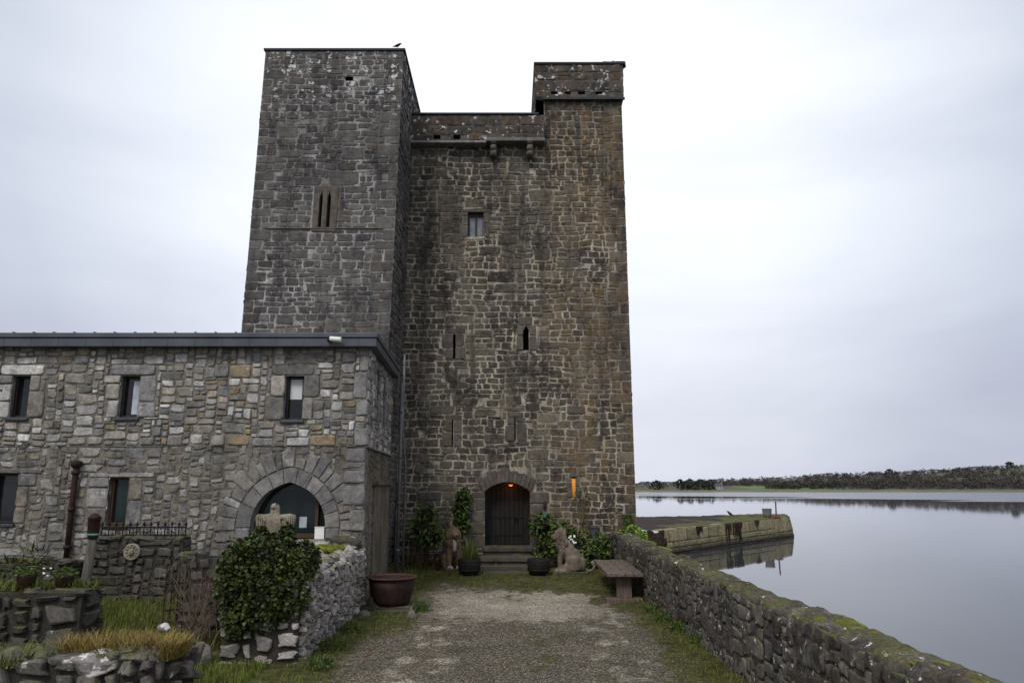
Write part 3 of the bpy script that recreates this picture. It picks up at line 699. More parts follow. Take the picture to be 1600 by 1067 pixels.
q = MB(); q.box((xa + .02, Yt + .02, z0 - .04), (xb + .04, Yt - .05 + .1, z0 + .03)); q.box((xa + .25, Yt - .04, z0 - .05), (xb + .04, Yt + .0, z0 + .03)); q.build('drip_course', m_capdark, castle)
q = MB(); q.box((xa - .04, Yt - .06, z1), (xb + .05, Yt + 4.45, z1 + .06)); 
for i in range(14):
    x = xa + (xb - xa) * (.35 + .65 * i / 13); q.rock((x, Yt + .25, z1 + .07 + .004 * i), (.16, .2, .03 + .006 * i), i, 8, 6, .3)
q.build('turret_coping', m_capdark, castle)
# --- tall left-hand block
zL = P(520, 80, Y_L).z
xl_t = P(415, 80, Y_L).x; xl_q = P(377, 520, Y_L); xr_lt = P(630.5, 82, Y_L).x; xr_lq = P(615, 390, Y_L)
sl = (xl_q.x - xl_t) / (zL - xl_q.z); xl_b = xl_t + sl * (zL - GB)
sr = (xr_lq.x - xr_lt) / (zL - xr_lq.z); xr_lb = xr_lt + sr * (zL - GB)
Y_LB = 25.9
mb = MB()
L = Panel((xl_b, Y_L, GB), (xr_lb, Y_L, GB), (xr_lt, Y_L, zL), (xl_t, Y_L, zL))
tw = L.rect(497, 297, 520, 357, Y_L); L.block(*[tw[0] - .16, tw[1] - .05, tw[2] + .16, tw[3] + .15])
lan = [L.rect(498.5, 300, 504, 355, Y_L), L.rect(511, 300, 516.5, 355, Y_L)]
for r_ in lan: L.block(*r_, hole=True)
hole = L.rect(539, 119, 551, 126, Y_L); L.block(*hole, hole=True); L.reveal(mb, rc(hole), .3, 0); L.slab(mb, *hole, -.3, -.28, 0)
v = 0.0; k = 0
while v < L.H - .2:
    hh = rng.uniform(.26, .4)
    for side in (0, 1):
        wd = rng.uniform(.5, .7) if (k + side) % 2 else rng.uniform(.28, .4)
        if side: L.explicit(mb, L.W - wd, v, L.W + .003, min(L.H, v + hh), 0, rng, .015, gap=.012)
        else: L.explicit(mb, -.003, v, wd, min(L.H, v + hh), 0, rng, .015, gap=.012)
    v += hh; k += 1
vs_ = L.px(500, 357, Y_L)[1]; L.block(.5, vs_ - .03, L.W - .3, vs_ + .03)
patches(L, 60, 5, 14)
L.coursed(mb, 0, rng, rows=(3, 3, 4, 4, 5), wid=(4, 11), gap=.010, rough=.18, h=.015, warp=.08, split=.05)
L.backing(mb, 1)
LS = Panel((xr_lb, Y_L, GB), (xr_lb, Y_LB, GB), (xr_lt, Y_LB, zL), (xr_lt, Y_L, zL))
LS.coursed(mb, 0, rng, rows=(4, 5, 6), wid=(6, 12), gap=.014, rough=.2, h=.03, warp=.08); LS.backing(mb, 1)
LW = Panel((xl_b, Y_LB + 8, GB), (xl_b, Y_L, GB), (xl_t, Y_L, zL), (xl_t, Y_LB + 8, zL))
LW.coursed(mb, 0, rng, rows=(5, 6), wid=(6, 14), gap=.012, rough=.2, h=.014, warp=.06); LW.backing(mb, 1)
mb.quad((xl_b, Y_LB + 8, GB), (xl_t, Y_LB + 8, z_mid), (xr_lt, Y_LB + 8, z_mid), (xr_lb, Y_LB + 8, GB), 1)
mb.quad((xl_t, Y_LB, z_mid), (xl_t, Y_LB, zL), (xr_lt, Y_LB, zL), (xr_lt, Y_LB, z_mid), 1)
mb.build('tall_block_wall', [m_towerl, m_towerl_mort], castle)
q = MB(); q.box((xl_t - .05, Y_L - .06, zL), (xr_lt + .06, Y_LB + .05, zL + .07)); q.build('block_coping', m_capdark, castle, bevel=.01)
q = MB(); L.slab(q, .45, vs_ - .025, L.W - .35, vs_ + .015, -.02, .045); q.build('string_course', m_tdress, castle, bevel=.01)
# twin lancet
q = MB(); u0, v0, u1, v1 = tw
for a in ((u0 - .15, v0, lan[0][0], v1 - .1), (lan[0][2], v0, lan[1][0], v1 - .02), (lan[1][2], v0, u1 + .15, v1 - .1), (u0 - .15, v0 - .1, u1 + .15, v0)):
    L.slab(q, *a, -.3, .035)
for r_ in lan:
    a0, b0, a1, b1 = r_; uc = (a0 + a1) / 2
    for ue in (a0, a1):
        c = [L.at(u, v, dd) for dd in (-.3, .034) for (u, v) in ((ue, b1 - .2), (uc, b1 + .02), (ue, b1 + .02))]
        q.add(c, [(0,1,2),(5,4,3),(0,3,4,1),(1,4,5,2),(2,5,3,0)])
L.slab(q, u0 - .15, v1 - .1, lan[0][0] + .0, v1 + .12, -.02, .034); L.slab(q, lan[1][2], v1 - .1, u1 + .15, v1 + .12, -.02, .034)
L.slab(q, lan[0][0], lan[0][3] + .02, lan[1][2], v1 + .12, -.02, .034)
tl = q.build('lancet_window', m_tdress, castle, bevel=.012)
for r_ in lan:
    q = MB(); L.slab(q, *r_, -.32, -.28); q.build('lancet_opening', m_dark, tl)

# ------------------------------------------------------------------ house
house = thing('stone_house', 'long two storey rubble stone house with a dark metal roof edge and arched window', 'house', (-6, Y_H, 0))
xc = P(571, 700, Y_H).x
zled = P(400, 697, Y_H).z; zr = P(400, 541, Y_H).z
xb_l = -17.0
rng = random.Random(11)
mb = MB()
U = Panel((xb_l, Y_H - .02, zled), (xc, Y_H - .02, zled), (xc, Y_H - .02, zr), (xb_l, Y_H - .02, zr))
Wn = [U.rect(18, 586, 46, 653, Y_H), U.rect(187, 586, 218, 653, Y_H), U.rect(445, 586, 474, 657, Y_H), U.rect(-160, 586, -130, 653, Y_H)]
for r_ in Wn: U.dress(mb, r_, 0, rng, lint=.24, jw=(.14, .42), h=.045, jh=.5, lo=.32)
for (x0, y0, x1, y1) in ((553, 581, 574, 624), (562, 556, 577, 580), (557, 626, 576, 650), (553, 668, 577, 697), (360, 570, 394, 591), (336, 569, 359, 590), (262, 680, 286, 697), (485, 679, 526, 697), (330, 679, 352, 697), (448, 683, 484, 697)):
    U.explicit(mb, *U.rect(x0, y0, x1, y1, Y_H), 3 if x0 > 540 else 0, rng, .045)
SZ = [(7, 3), (5, 3), (5, 2), (7, 4), (4, 2), (5, 4), (8, 3), (6, 2), (4, 3), (6, 3), (9, 4), (7, 5), (4, 2), (10, 5), (11, 4)]
U.rubble(mb, 0, rng, SZ, gap=.010, rough=.2, h=.028, warp=.05); U.backing(mb, 1)
for r_ in Wn: U.reveal(mb, rc(r_), .22, 2)
mb.build('upper_wall', [m_house, m_house_mort, m_dress, m_quoin], house)
mb = MB()
D = Panel((xb_l, Y_H, -.4), (xc, Y_H, -.4), (xc, Y_H, zled), (xb_l, Y_H, zled))
Wl = [D.rect(-14, 739, 25, 818, Y_H), D.rect(168, 745, 200, 821, Y_H)]
for r_ in Wl: D.dress(mb, r_, 0, rng, lint=.1, jw=(.25, .5), h=.03, jh=.45, lo=.5)
# pointed arch window
ac = D.px(449.5, 824, Y_H); aa = (D.px(509, 820, Y_H)[0] - D.px(390, 820, Y_H)[0]) / 2; ab = D.px(450, 756, Y_H)[1] - ac[1]; asill = D.px(450, 842, Y_H)[1]
def arch(t, r=0.0):      # t from 0 (right springing) to pi; slightly pointed ellipse grown by r
    x = math.cos(t); y = math.sin(t); p = 1 + .05 * max(0, 1 - abs(x) * 3)
    return (ac[0] + (aa + r) * x, ac[1] + (ab + r) * y * (p if r < .5 else 1))
D.holes.append(lambda u, v: (abs(u - ac[0]) < aa + .03 and asill - .02 < v <= ac[1]) or (v > ac[1] and ((u - ac[0]) / (aa + .03)) ** 2 + ((v - ac[1]) / (ab + .03)) ** 2 < 1))
D.block_fn(lambda u, v: (abs(u - ac[0]) < aa + .30 and asill - .05 < v <= ac[1]) or (v > ac[1] - .1 and ((u - ac[0]) / (aa + .62)) ** 2 + ((v - ac[1]) / (ab + .62)) ** 2 < 1))
t0 = 0.0; cuts = [0, .3, .52, .83, 1.12, 1.42, 1.72, 2.02, 2.36, 2.7, math.pi]
for a, b in zip(cuts[:-1], cuts[1:]):
    n = 5; g = .006
    pts = [arch(a + g + (b - a - 2*g) * i / n, -.012) for i in range(n + 1)] + [arch(b - g - (b - a - 2*g) * i / n, .30) for i in range(n + 1)]
    D.poly(mb, pts[::1], .035, 2, .1, .02)
t = -.05
while t < math.pi + .03:
    dt = rng.uniform(.10, .24)
    b = min(t + dt, math.pi + .05); g = .012; L2 = rng.uniform(.56, .80)
    pts = [arch(t + g, .325), arch((t+b)/2, .325), arch(b - g, .325), arch(b - g, L2), arch((t+b)/2, L2 + .02), arch(t + g, L2)]
    D.poly(mb, pts, .028, 0 if rng.random() < .35 else 2, .3, .08); t = b
for sg in (-1, 1):
    v = asill
    while v < ac[1] - .03:
        hh = min(.3, ac[1] - v)
        a, b = ((ac[0] - aa - .3, ac[0] - aa + .012) if sg < 0 else (ac[0] + aa - .012, ac[0] + aa + .3))
        D.stone(mb, a, v, b, v + hh, .006, .04, .05, 2, rng, 0, .2, 20, .1); v += hh
for (x0, y0, x1, y1) in ((540, 700, 571, 722), (536, 735, 571, 755), (535, 758, 571, 790), (545, 795, 571, 830)):
    D.explicit(mb, *D.rect(x0, y0, x1, y1, Y_H), 2, rng, .04)
D.rubble(mb, 0, rng, [(10, 3), (7, 3), (12, 4), (5, 2), (8, 4), (14, 4), (6, 3), (4, 2), (9, 5)], gap=.011, rough=.3, h=.022, warp=.09); D.backing(mb, 1)
for r_ in Wl: D.reveal(mb, rc(r_), .25, 0)
D.reveal(mb, [(ac[0] - aa, asill), (ac[0] + aa, asill)] + [arch(math.pi * i / 28) for i in range(29)], .42, 2, .02)
mb.build('lower_wall', [m_housel, m_housel_mort, m_dress], house)
# side wall (faces the drive)
xs2 = P(609, 713, Y_L).x
mb = MB()
SU = Panel((xc, Y_H - .02, zled), (xs2, Y_L, zled), (xs2, Y_L, zr), (xc, Y_H - .02, zr))
for k in (0, 1):
    a = SU.W * (.30 + .27 * k); zz = 1.05 - .02 * k; r_ = (a, zz - .35, a + .38, zz + .95)
    SU.dress(mb, r_, 2, rng, lint=.22, jw=(.2, .35), h=.04, jh=.4, lo=.25)
    SU.reveal(mb, rc(r_), .2, 2)
    q = MB(); SU.slab(q, *r_, -.2, -.17); sw = q.build('window', m_glass, house)
    q = MB(); u0, v0, u1, v1 = r_
    for aa_ in ((u0, v0, u0 + .05, v1), (u1 - .05, v0, u1, v1), (u0, v0, u1, v0 + .05), (u0, v1 - .05, u1, v1)): SU.slab(q, *aa_, -.17, -.12)
    q.build('window_frame', m_frame, sw)
for k in range(9):
    hh = zr - zled; SU.explicit(mb, 0, hh * k / 9, rng.uniform(.25, .5), hh * (k + 1) / 9, 3, rng, .04)
SU.rubble(mb, 0, rng, SZ, gap=.010, rough=.2, h=.03, warp=.05); SU.backing(mb, 1)
mb.build('side_upper_wall', [m_house, m_house_mort, m_dress, m_quoin], house)
mb = MB()
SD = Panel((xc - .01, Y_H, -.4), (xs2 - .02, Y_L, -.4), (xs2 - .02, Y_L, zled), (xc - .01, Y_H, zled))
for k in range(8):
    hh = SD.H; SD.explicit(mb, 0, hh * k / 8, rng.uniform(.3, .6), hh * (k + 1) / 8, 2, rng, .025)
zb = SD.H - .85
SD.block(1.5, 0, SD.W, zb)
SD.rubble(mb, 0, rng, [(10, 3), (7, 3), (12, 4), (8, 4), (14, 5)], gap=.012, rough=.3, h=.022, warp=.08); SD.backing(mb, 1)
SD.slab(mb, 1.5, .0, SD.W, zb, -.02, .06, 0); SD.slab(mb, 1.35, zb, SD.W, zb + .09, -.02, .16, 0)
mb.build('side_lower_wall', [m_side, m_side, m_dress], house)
# ledge between the storeys
q = MB(); SU.slab(q, 0.0, -.03, SU.W, .02, -.02, .07); q.build('ledge', m_housel, house, bevel=.01)
# roof
yf = Y_H - .30; zf0, zf1, zf2 = P(400, 541, yf).z, P(400, 528, yf).z, P(400, 520, yf).z
xf = P(588, 533, yf).x; xfb = P(624, 560, Y_L - .1).x
q = MB()
def prism(mb, pts, z0, z1, mi=0):
    n = len(pts); mb.add([(x, y, z0) for x, y in pts] + [(x, y, z1) for x, y in pts], [tuple(range(n-1, -1, -1)), tuple(range(n, 2*n))] + [(i, (i+1) % n, n+(i+1) % n, n+i) for i in range(n)], mi)
prism(q, [(xb_l - .3, yf), (xf, yf), (xfb, Y_L - .05), (xfb - .2, Y_L - .05), (xb_l - .3, Y_L - .05)], zf0, zf1)
prism(q, [(xb_l - .34, yf - .03), (xf + .03, yf - .03), (xfb + .03, Y_L - .05), (xfb - .2, Y_L - .05), (xb_l - .34, Y_L - .05)], zf1 + .012, zf2)
roof = q.build('roof', m_zinc, house, bevel=.008)
for i in range(28):
    q = MB(); x = xf - .45 - i * .46; q.box((x - .012, yf - .02, zf2), (x + .012, Y_L - .1, zf2 + .025)); q.build('roof_seam', m_zinc, roof)
for i in range(22):
    q = MB(); x = xf - .4 - i * .62; q.box((x - .003, yf - .004, zf0 + .004), (x + .003, yf + .001, zf1 - .004)); q.build('fascia_joint', m_capdark, roof)
fl = thing('floodlight', 'white floodlight fixed to the dark roof edge of the house', 'floodlight', P(527, 532, yf))
p = wloc(fl); q = MB(); q.tube([p + Vector((-.14, -.12, .02)), p + Vector((.12, -.14, -.01))], [.055, .06], 12); q.build('lamp_housing', m_white, fl, True, .01)
q = MB(); q.tube([p + Vector((-.17, 0, 0)), p + Vector((-.17, -.1, .01)), p + Vector((-.12, -.12, .02))], .02, 8); q.rock(p + Vector((-.17, -.07, 0)), (.05, .05, .05), 3, 8, 6, .05); q.build('bracket', m_iron, fl)
# windows of the house
def house_window(Pn, r_, frame_m, glass_m, kind):
    u0, v0, u1, v1 = r_
    q = MB(); Pn.slab(q, u0, v0, u1, v1, -.22, -.19); wn = q.build('window', glass_m, house)
    q = MB(); f = .06
    for a in ((u0, v0, u0 + f, v1), (u1 - f, v0, u1, v1), (u0 + f, v0, u1 - f, v0 + f), (u0 + f, v1 - f, u1 - f, v1)): Pn.slab(q, *a, -.2, -.11)
    q.build('window_frame', frame_m, wn, bevel=.005)
    q = MB(); Pn.slab(q, u0 - .07, v0 - .055, u1 + .05, v0, -.2, .07); q.build('window_sill', m_slate if frame_m is m_frame else frame_m, wn, bevel=.006)
    if kind == 'blind':
        q = MB(); Pn.slab(q, u0 + f + .01, v1 - (v1 - v0) * .52, u1 - f, v1 - f - .02, -.19, -.185); q.build('blind', m_blind, wn)
m_glass_painted_sky = glassmat('painted_reflection_glass', (0.42, 0.46, 0.48), 0.1)  # pale base colour stands in for sky reflected in the glass
for i, r_ in enumerate(Wn): house_window(U, r_, m_frame, m_glass, 'blind' if i == 2 else '')
u0, v0, u1, v1 = Wn[1]
q = MB(); U.slab(q, u0 + (u1-u0)*.48, v0 + .1, u1 - .065, v1 - .12, -.188, -.184); q.build('painted_sky_reflection', m_glass_painted_sky, house)  # sky reflection painted as a pale slab over the right of the pane
for r_ in Wl: house_window(D, r_, m_wood_brown if r_ is Wl[1] else m_frame, m_glass_green if r_ is Wl[1] else m_glass, '')
# arched window
q = MB(); pts = [(ac[0] + aa, asill)] + [arch(math.pi * i / 28) for i in range(29)] + [(ac[0] - aa, asill)]
q.add([D.at(u, v, -.36) for u, v in pts], [tuple(range(len(pts)))]); aw = q.build('arched_window', m_glass_green, house)
q = MB(); ux = ac[0] + aa * .62
D.slab(q, ux, asill, ux + .07, ac[1] + ab * .72, -.355, -.28); D.slab(q, ac[0] - aa + .2, asill, ux, asill + .1, -.355, -.28)
D.slab(q, ac[0] - aa, asill, ac[0] - aa + .12, ac[1] + .3, -.355, -.28)
q.build('window_frame', m_wood_brown, aw, bevel=.005)
q = MB(); D.slab(q, ux + .07, asill, ac[0] + aa, ac[1] + ab * .7, -.358, -.345); q.build('shutter', m_dark, aw)
q = MB(); D.slab(q, ac[0] + aa * .18, ac[1] - .02, ac[0] + aa * .38, ac[1] + .22, -.355, -.352); q.build('painted_reflection', m_glass_painted_sky, aw)  # pale slab painted as a reflection on the arched glass
q = MB(); D.slab(q, ac[0] - aa - .02, asill - .16, ac[0] + aa + .02, asill, -.36, .06); q.build('window_sill', m_dress, aw, bevel=.01)
bxp = D.at(ac[0] + aa - .12, asill, -.05)
q = MB(); q.box(bxp + Vector((-.12, -.06, .002)), bxp + Vector((.09, .06, .25))); q.box(bxp + Vector((-.13, -.07, .25)), bxp + Vector((.10, .07, .262)))
tag(q.build('white_box', m_white, bevel=.008), 'small white box standing on the right end of the arched window sill', 'box')
# pipes
q = MB(); xp = P(622, 800, Y_L - .2).x
q.tube([(xp, Y_L - .12, .1), (xp, Y_L - .12, zf0 - .1)], .05, 10)
for k in range(4): q.tube([(xp, Y_L - .12, .8 + k * 1.3), (xp, Y_L - .12, .88 + k * 1.3)], .065, 10)
q.tube([(xp + .16, Y_L - .1, .1), (xp + .16, Y_L - .1, 3.2), (xp + .05, Y_L - .1, 4.2), (xp + .05, Y_L - .1, zf0 + .7)], .03, 8)
tag(q.build('drainpipe', m_pipe, None, True), 'grey drainpipe running down the corner where house meets castle', 'drainpipe')
q = MB(); a = P(119, 728, Y_H - .1); b_ = P(110, 845, Y_H - .1)
q.tube([a + Vector((0, .05, .08)), a, Vector((a.x, a.y, (a.z + b_.z) / 2)), Vector((a.x, a.y, b_.z - .6))], .06, 10)
for k in range(3): q.tube([(a.x, a.y, a.z - .1 - k * .8), (a.x, a.y, a.z - .18 - k * .8)], .085, 10)
q.lathe([(.06, 0), (.11, .05), (.12, .16), (.06, .17)], a + Vector((0, 0, -.05)), 10)
tag(q.build('downpipe', m_rust, None, True), 'rusty brown downpipe on the house between the lower windows', 'downpipe')

# ------------------------------------------------------------------ ground, water, far land
def gz(x, y):
    z = .2 * sstep(18, 22.4, y) + .012 * nz(x * .7, y * .7) + .006 * nz(x * 3, y * 3)
    z += (.40 * sstep(11.2, 14.5, y)) * sstep(-4.0, -5.2, x) * (1 - sstep(20, 24, y) * .5)
    z += .05 * sstep(-2.2, -3.2, x) * sstep(-5, -4, x) if x < 0 else .05 * sstep(2.2, 3.2, x)
    return z
wi = [PZ(1165, 1067, 0), PZ(1003, 936, 0)]            # inner foot of the sea wall
def wall_x(y): a, b = wi; return a.x + (b.x - a.x) * (y - a.y) / (b.y - a.y)
WL = -1.9                                             # water level
def edges(pts):
    out = []
    for a, b, s in pts:
        k = max(1, round((b - a) / s)); out += [a + (b - a) * i / k for i in range(k)]
    return out + [pts[-1][1]]
gxs = edges([(-90, -20, 10), (-20, -8, 1.0), (-8, 4.05, .1)]); gys = edges([(-30, 4, 4), (4, 24, .12), (24, 27, .5), (27, 60, 4)])
mbg = MB(); nxg = len(gxs); att_g = []; att_p = []
for y in gys:
    for x in gxs:
        mbg.v.append((x, y, gz(x, y)))
        n = fbm(x * .9, y * .55, 3) * .5; n2 = fbm(x * 2.6, y * 1.6, 8) * .4
        # green margins: along both walls and by the castle foot
        le = -2.35 + .55 * sstep(13, 20, y) * 1 + .25 * math.sin(y * .9); ri = wall_x(y) - .75 - .25 * math.sin(y * .7 + 1)
        g = max(sstep(le + .5, le - .5, x + n * .9), sstep(ri - .6, ri + .5, x - n * .9), sstep(18.6, 20.6, y + n * 1.6 - .35 * abs(x)))
        g = max(g, .62 * sstep(.0, .45, n2 + n * .7), .42 * math.exp(-(x / .7) ** 2) * sstep(-.3, .3, n))
        if 1.0 < x < 2.6 and y > 18.2: g = max(g, sstep(18.6, 19.6, y + n))
        att_g.append(g)
        # pale gravel: two wheel tracks, meeting before the door; the middle stays darker
        tr = max(math.exp(-((x + 1.35 + .15 * n) / .62) ** 2), math.exp(-((x - 1.75) / .55) ** 2) * 1.0)
        p_ = max(tr * sstep(.1, -.25, n2 * .8), 1.1 * sstep(14.5, 17, y) * sstep(20.3, 18.5, y) * math.exp(-((x - .2) / 2.0) ** 2))
        att_p.append(min(1, max(0, p_ + n2 * .5)))
for j in range(len(gys) - 1):
    for i in range(nxg - 1):
        mbg.f.append((j*nxg+i, j*nxg+i+1, (j+1)*nxg+i+1, (j+1)*nxg+i)); mbg.m.append(0)
# bank down to the water along the right-hand edge
o = len(mbg.v)
for y in gys: mbg.v.append((4.6, y, -3.2)); att_g.append(0); att_p.append(0)
for j in range(len(gys) - 1):
    mbg.f.append((j*nxg + nxg-1, o + j, o + j + 1, (j+1)*nxg + nxg-1)); mbg.m.append(0)
gm_, t, b = newmat('yard_ground')
ag = node(t, 'ShaderNodeAttribute', attribute_name='grassy').outputs['Fac']; ap_ = node(t, 'ShaderNodeAttribute', attribute_name='pale').outputs['Fac']
vor = node(t, 'ShaderNodeTexVoronoi', {'Vector': pos(t), 'Scale': 38.0})
vor2 = node(t, 'ShaderNodeTexVoronoi', {'Vector': pos(t), 'Scale': 17.0})
peb = node(t, 'ShaderNodeSeparateColor', {0: vor.outputs['Color']}).outputs[0]
peb2 = node(t, 'ShaderNodeSeparateColor', {0: vor2.outputs['Color']}).outputs[0]
dk = ramp(t, peb, [(0.0, (0.034, 0.027, 0.018)), (0.55, (0.090, 0.074, 0.051)), (0.85, (0.165, 0.140, 0.10)), (1.0, (0.30, 0.26, 0.20))])
lt = ramp(t, peb, [(0.0, (0.09, 0.078, 0.056)), (0.4, (0.27, 0.235, 0.175)), (0.8, (0.40, 0.355, 0.28)), (1.0, (0.55, 0.51, 0.43))])
nA = noise_(t, 3.5, 8.0, rough=.7)
pm = ramp(t, math_(t, 'ADD', ap_, math_(t, 'MULTIPLY', math_(t, 'SUBTRACT', nA, .5), 1.8)), [(0.22, 0.0), (0.62, 1.0)])
col = mix(t, pm, dk, lt)
col = mix(t, 1.0, col, ramp(t, noise_(t, .9, 5.0, rough=.6), [(0.3, 0.65), (0.7, 1.25)]), 'MULTIPLY')
nB = noise_(t, 4.0, 9.0, off=(5, 5, 0), rough=.72)
gmk = ramp(t, math_(t, 'ADD', ag, math_(t, 'MULTIPLY', math_(t, 'SUBTRACT', nB, .5), 2.2)), [(0.42, 0.0), (0.62, 1.0)])
gcol = ramp(t, noise_(t, 5.0, 10.0, rough=.75), [(0.30, (0.016, 0.014, 0.006)), (0.45, (0.042, 0.042, 0.011)), (0.56, (0.078, 0.080, 0.017)), (0.64, (0.105, 0.088, 0.026)), (0.75, (0.15, 0.125, 0.045))])
setin(t, b, 'Base Color', mix(t, gmk, col, gcol))
bump(t, b, math_(t, 'ADD', math_(t, 'MULTIPLY', vor.outputs['Distance'], -1.0), noise_(t, 30, 5.0)), .9, .02)
ground = mbg.build('ground', gm_, None, True); ground['kind'] = 'structure'
for nm, arr in (('grassy', att_g), ('pale', att_p)):
    a = ground.data.attributes.new(nm, 'FLOAT', 'POINT'); a.data.foreach_set('value', arr)
# water
wm, t, b = newmat('water')
setin(t, b, 'Base Color', (0.030, 0.036, 0.042, 1)); b.inputs['Roughness'].default_value = .03; b.inputs['IOR'].default_value = 1.33; b.inputs['Specular IOR Level'].default_value = .5
rp = noise_(t, .9, 4.0, (1.0, .6, 1)); pt = ramp(t, noise_(t, 1.0, 4.0, (.0035, .022, 1), (3, 1, 0), .5), [(.57, 0.0), (.63, 1.0)])
far = ramp(t, node(t, 'ShaderNodeMapRange', {0: axis(t, 1), 1: 240.0, 2: 520.0}).outputs[0], [(0, 0.0), (1, 1.0)])
wob = math_(t, 'MULTIPLY', math_(t, 'SUBTRACT', noise_(t, 1.0, 4.0, (.004, .02, 1), (8, 2, 0), .5), .5), 420.0)
lee = math_(t, 'ADD', math_(t, 'ADD', axis(t, 1), math_(t, 'MULTIPLY', axis(t, 0), 2.0)), wob)
near_shore = math_(t, 'MULTIPLY', band(t, lee, 540, 590, 5000, 5001), band(t, axis(t, 1), 190, 230, 600, 640))   # breeze-ruffled belt off the far shore
streak = math_(t, 'MAXIMUM', math_(t, 'MULTIPLY', pt, far), near_shore)
bn = node(t, 'ShaderNodeBump', {'Height': rp, 'Strength': math_(t, 'ADD', .035, math_(t, 'MULTIPLY', streak, .65)), 'Distance': .06})
t.links.new(bn.outputs[0], b.inputs['Normal'])
setin(t, b, 'Roughness', math_(t, 'ADD', .03, math_(t, 'MULTIPLY', streak, .22)))
q = MB(); q.quad((-2500, -300, WL), (2500, -300, WL), (2500, 3500, WL), (-2500, 3500, WL)); water = q.build('water', wm); water['kind'] = 'structure'
# far shore: low land rising to a ridge
prof = [(-200, 753), (900, 754), (1000, 753), (1100, 750), (1180, 747.5), (1250, 745), (1350, 742), (1450, 737.5), (1520, 733.5), (1600, 730), (1750, 727), (2000, 726), (2600, 731)]
def ridge(px):
    for (a, ya), (b, yb) in zip(prof[:-1], prof[1:]):
        if a <= px <= b: return ya + (yb - ya) * (px - a) / (b - a)
    return 750
def land_z(px, k):
    """height along the far shore; k = 0 at the water's edge, 1 on the ridge"""
    top = EYE.z + (760 - ridge(px)) / FPX * (740 + 620 * 1.0)
    return WL - .6 + 1.4 * sstep(0, .03, k) + 4.0 * sstep(.03, .20, k) + (top - 5.5) * sstep(.10, 1.0, k) ** 1.15 if k <= 1 else top - 30 * (k - 1)
def land_pt(px, k, add=0.0):
    Y = 715 + 20 * nz(px * .004) + 620 * k
    return Vector(((px - CX) / FPX * Y * 1.0, Y, land_z(px, k) + 1.2 * nz(px * .02, k * 6) * k + add))
q = MB(); cols = list(range(-200, 2601, 14)); ks = [0, .01, .03, .06, .1, .16, .24, .33, .43, .54, .66, .78, .9, 1.0, 1.3]
for k in ks:
    for px in cols: q.v.append(tuple(land_pt(px, k)))
for j in range(len(ks) - 1):
    for i in range(len(cols) - 1): q.f.append((j*len(cols)+i, j*len(cols)+i+1, (j+1)*len(cols)+i+1, (j+1)*len(cols)+i)); q.m.append(0)
hm, t, b = newmat('far_fields')
nf = noise_(t, 1.0, 5.0, (.006, .010, 1), (2, 5, 0)); nf2 = noise_(t, 1.0, 6.0, (.05, .04, 1))
c0 = ramp(t, nf, [(.38, (.075, .060, .050)), (.46, (.060, .062, .035)), (.54, (.080, .100, .035)), (.62, (.070, .060, .050))])
xm = math_(t, 'MULTIPLY', band(t, axis(t, 0), 225, 245, 312, 335), band(t, axis(t, 1), 745, 752, 850, 880))
c0 = mix(t, xm, c0, (.090, .150, .040))
sh = band(t, axis(t, 2), -3, -2.2, -1.1, -.2); c0 = mix(t, sh, c0, (.13, .12, .075))
setin(t, b, 'Base Color', mix(t, 1.0, c0, ramp(t, nf2, [(.3, .7), (.7, 1.25)]), 'MULTIPLY'))
hill = q.build('hills', hm, None, True); hill['kind'] = 'structure'
# woods on the far shore: one mass of small crowns
rng = random.Random(5)
def crown(mb, c, r, h, rng, nf=46, mi=0):
    for i in range(nf):
        a = rng.uniform(0, 6.283); zz = rng.random() ** .8; rr = r * math.sqrt(max(0, 1 - (2 * zz - .85) ** 2 * .75)) * rng.uniform(.35, 1.05)
        p = c + Vector((rr * math.cos(a), rr * math.sin(a), h * (.12 + .88 * zz)))
        s = r * rng.uniform(.11, .26)
        d = Vector((rng.uniform(-1, 1), rng.uniform(-1, 1), rng.uniform(-.6, 1))).normalized(); e = d.orthogonal().normalized(); g = d.cross(e)
        mb.add([p + e*s, p + g*s*.8, p - e*s*.9 + d*s*.3, p - g*s], [(0, 1, 2, 3)], mi)
mw = [leafmat('bare_wood_crowns', [(.070, .058, .056), (.085, .072, .070), (.064, .056, .056), (.092, .076, .070), (.075, .068, .066)], .9, .1),
      leafmat('evergreen_crowns', [(.024, .032, .024), (.038, .048, .032), (.030, .036, .028)], .9, .1)]
q = MB()
for i in range(3400):
    px = rng.uniform(1060, 1780) if rng.random() < .93 else rng.uniform(990, 1200)
    k = rng.choice((.10, .13, .16, .20, .25, .34, .45, .56, .68, .80, .90, .97)) + rng.uniform(-.022, .022)
    x = (px - 1000) / 600
    dens = sstep(.05 + .0, .45, x) 
    if 1110 < px < 1190 and k < .20: continue
    if rng.random() > .35 + .65 * dens: continue
    if px < 1250 and k > .55 and rng.random() < .75: continue
    p = land_pt(px, k, -.5); r = rng.uniform(2.2, 4.6); h = rng.uniform(3.5, 7.5) * (1.25 if rng.random() < .12 else 1)
    if px < 1250: h *= .75
    crown(q, p, r, h, rng, 34, 1 if (rng.random() < .10 or (1170 < px < 1350 and k < .12 and rng.random() < .55)) else 0)
wood = q.build('woodland', mw); tag(wood, 'bare brown winter woodland covering the far shore', 'woodland', None, 'stuff')
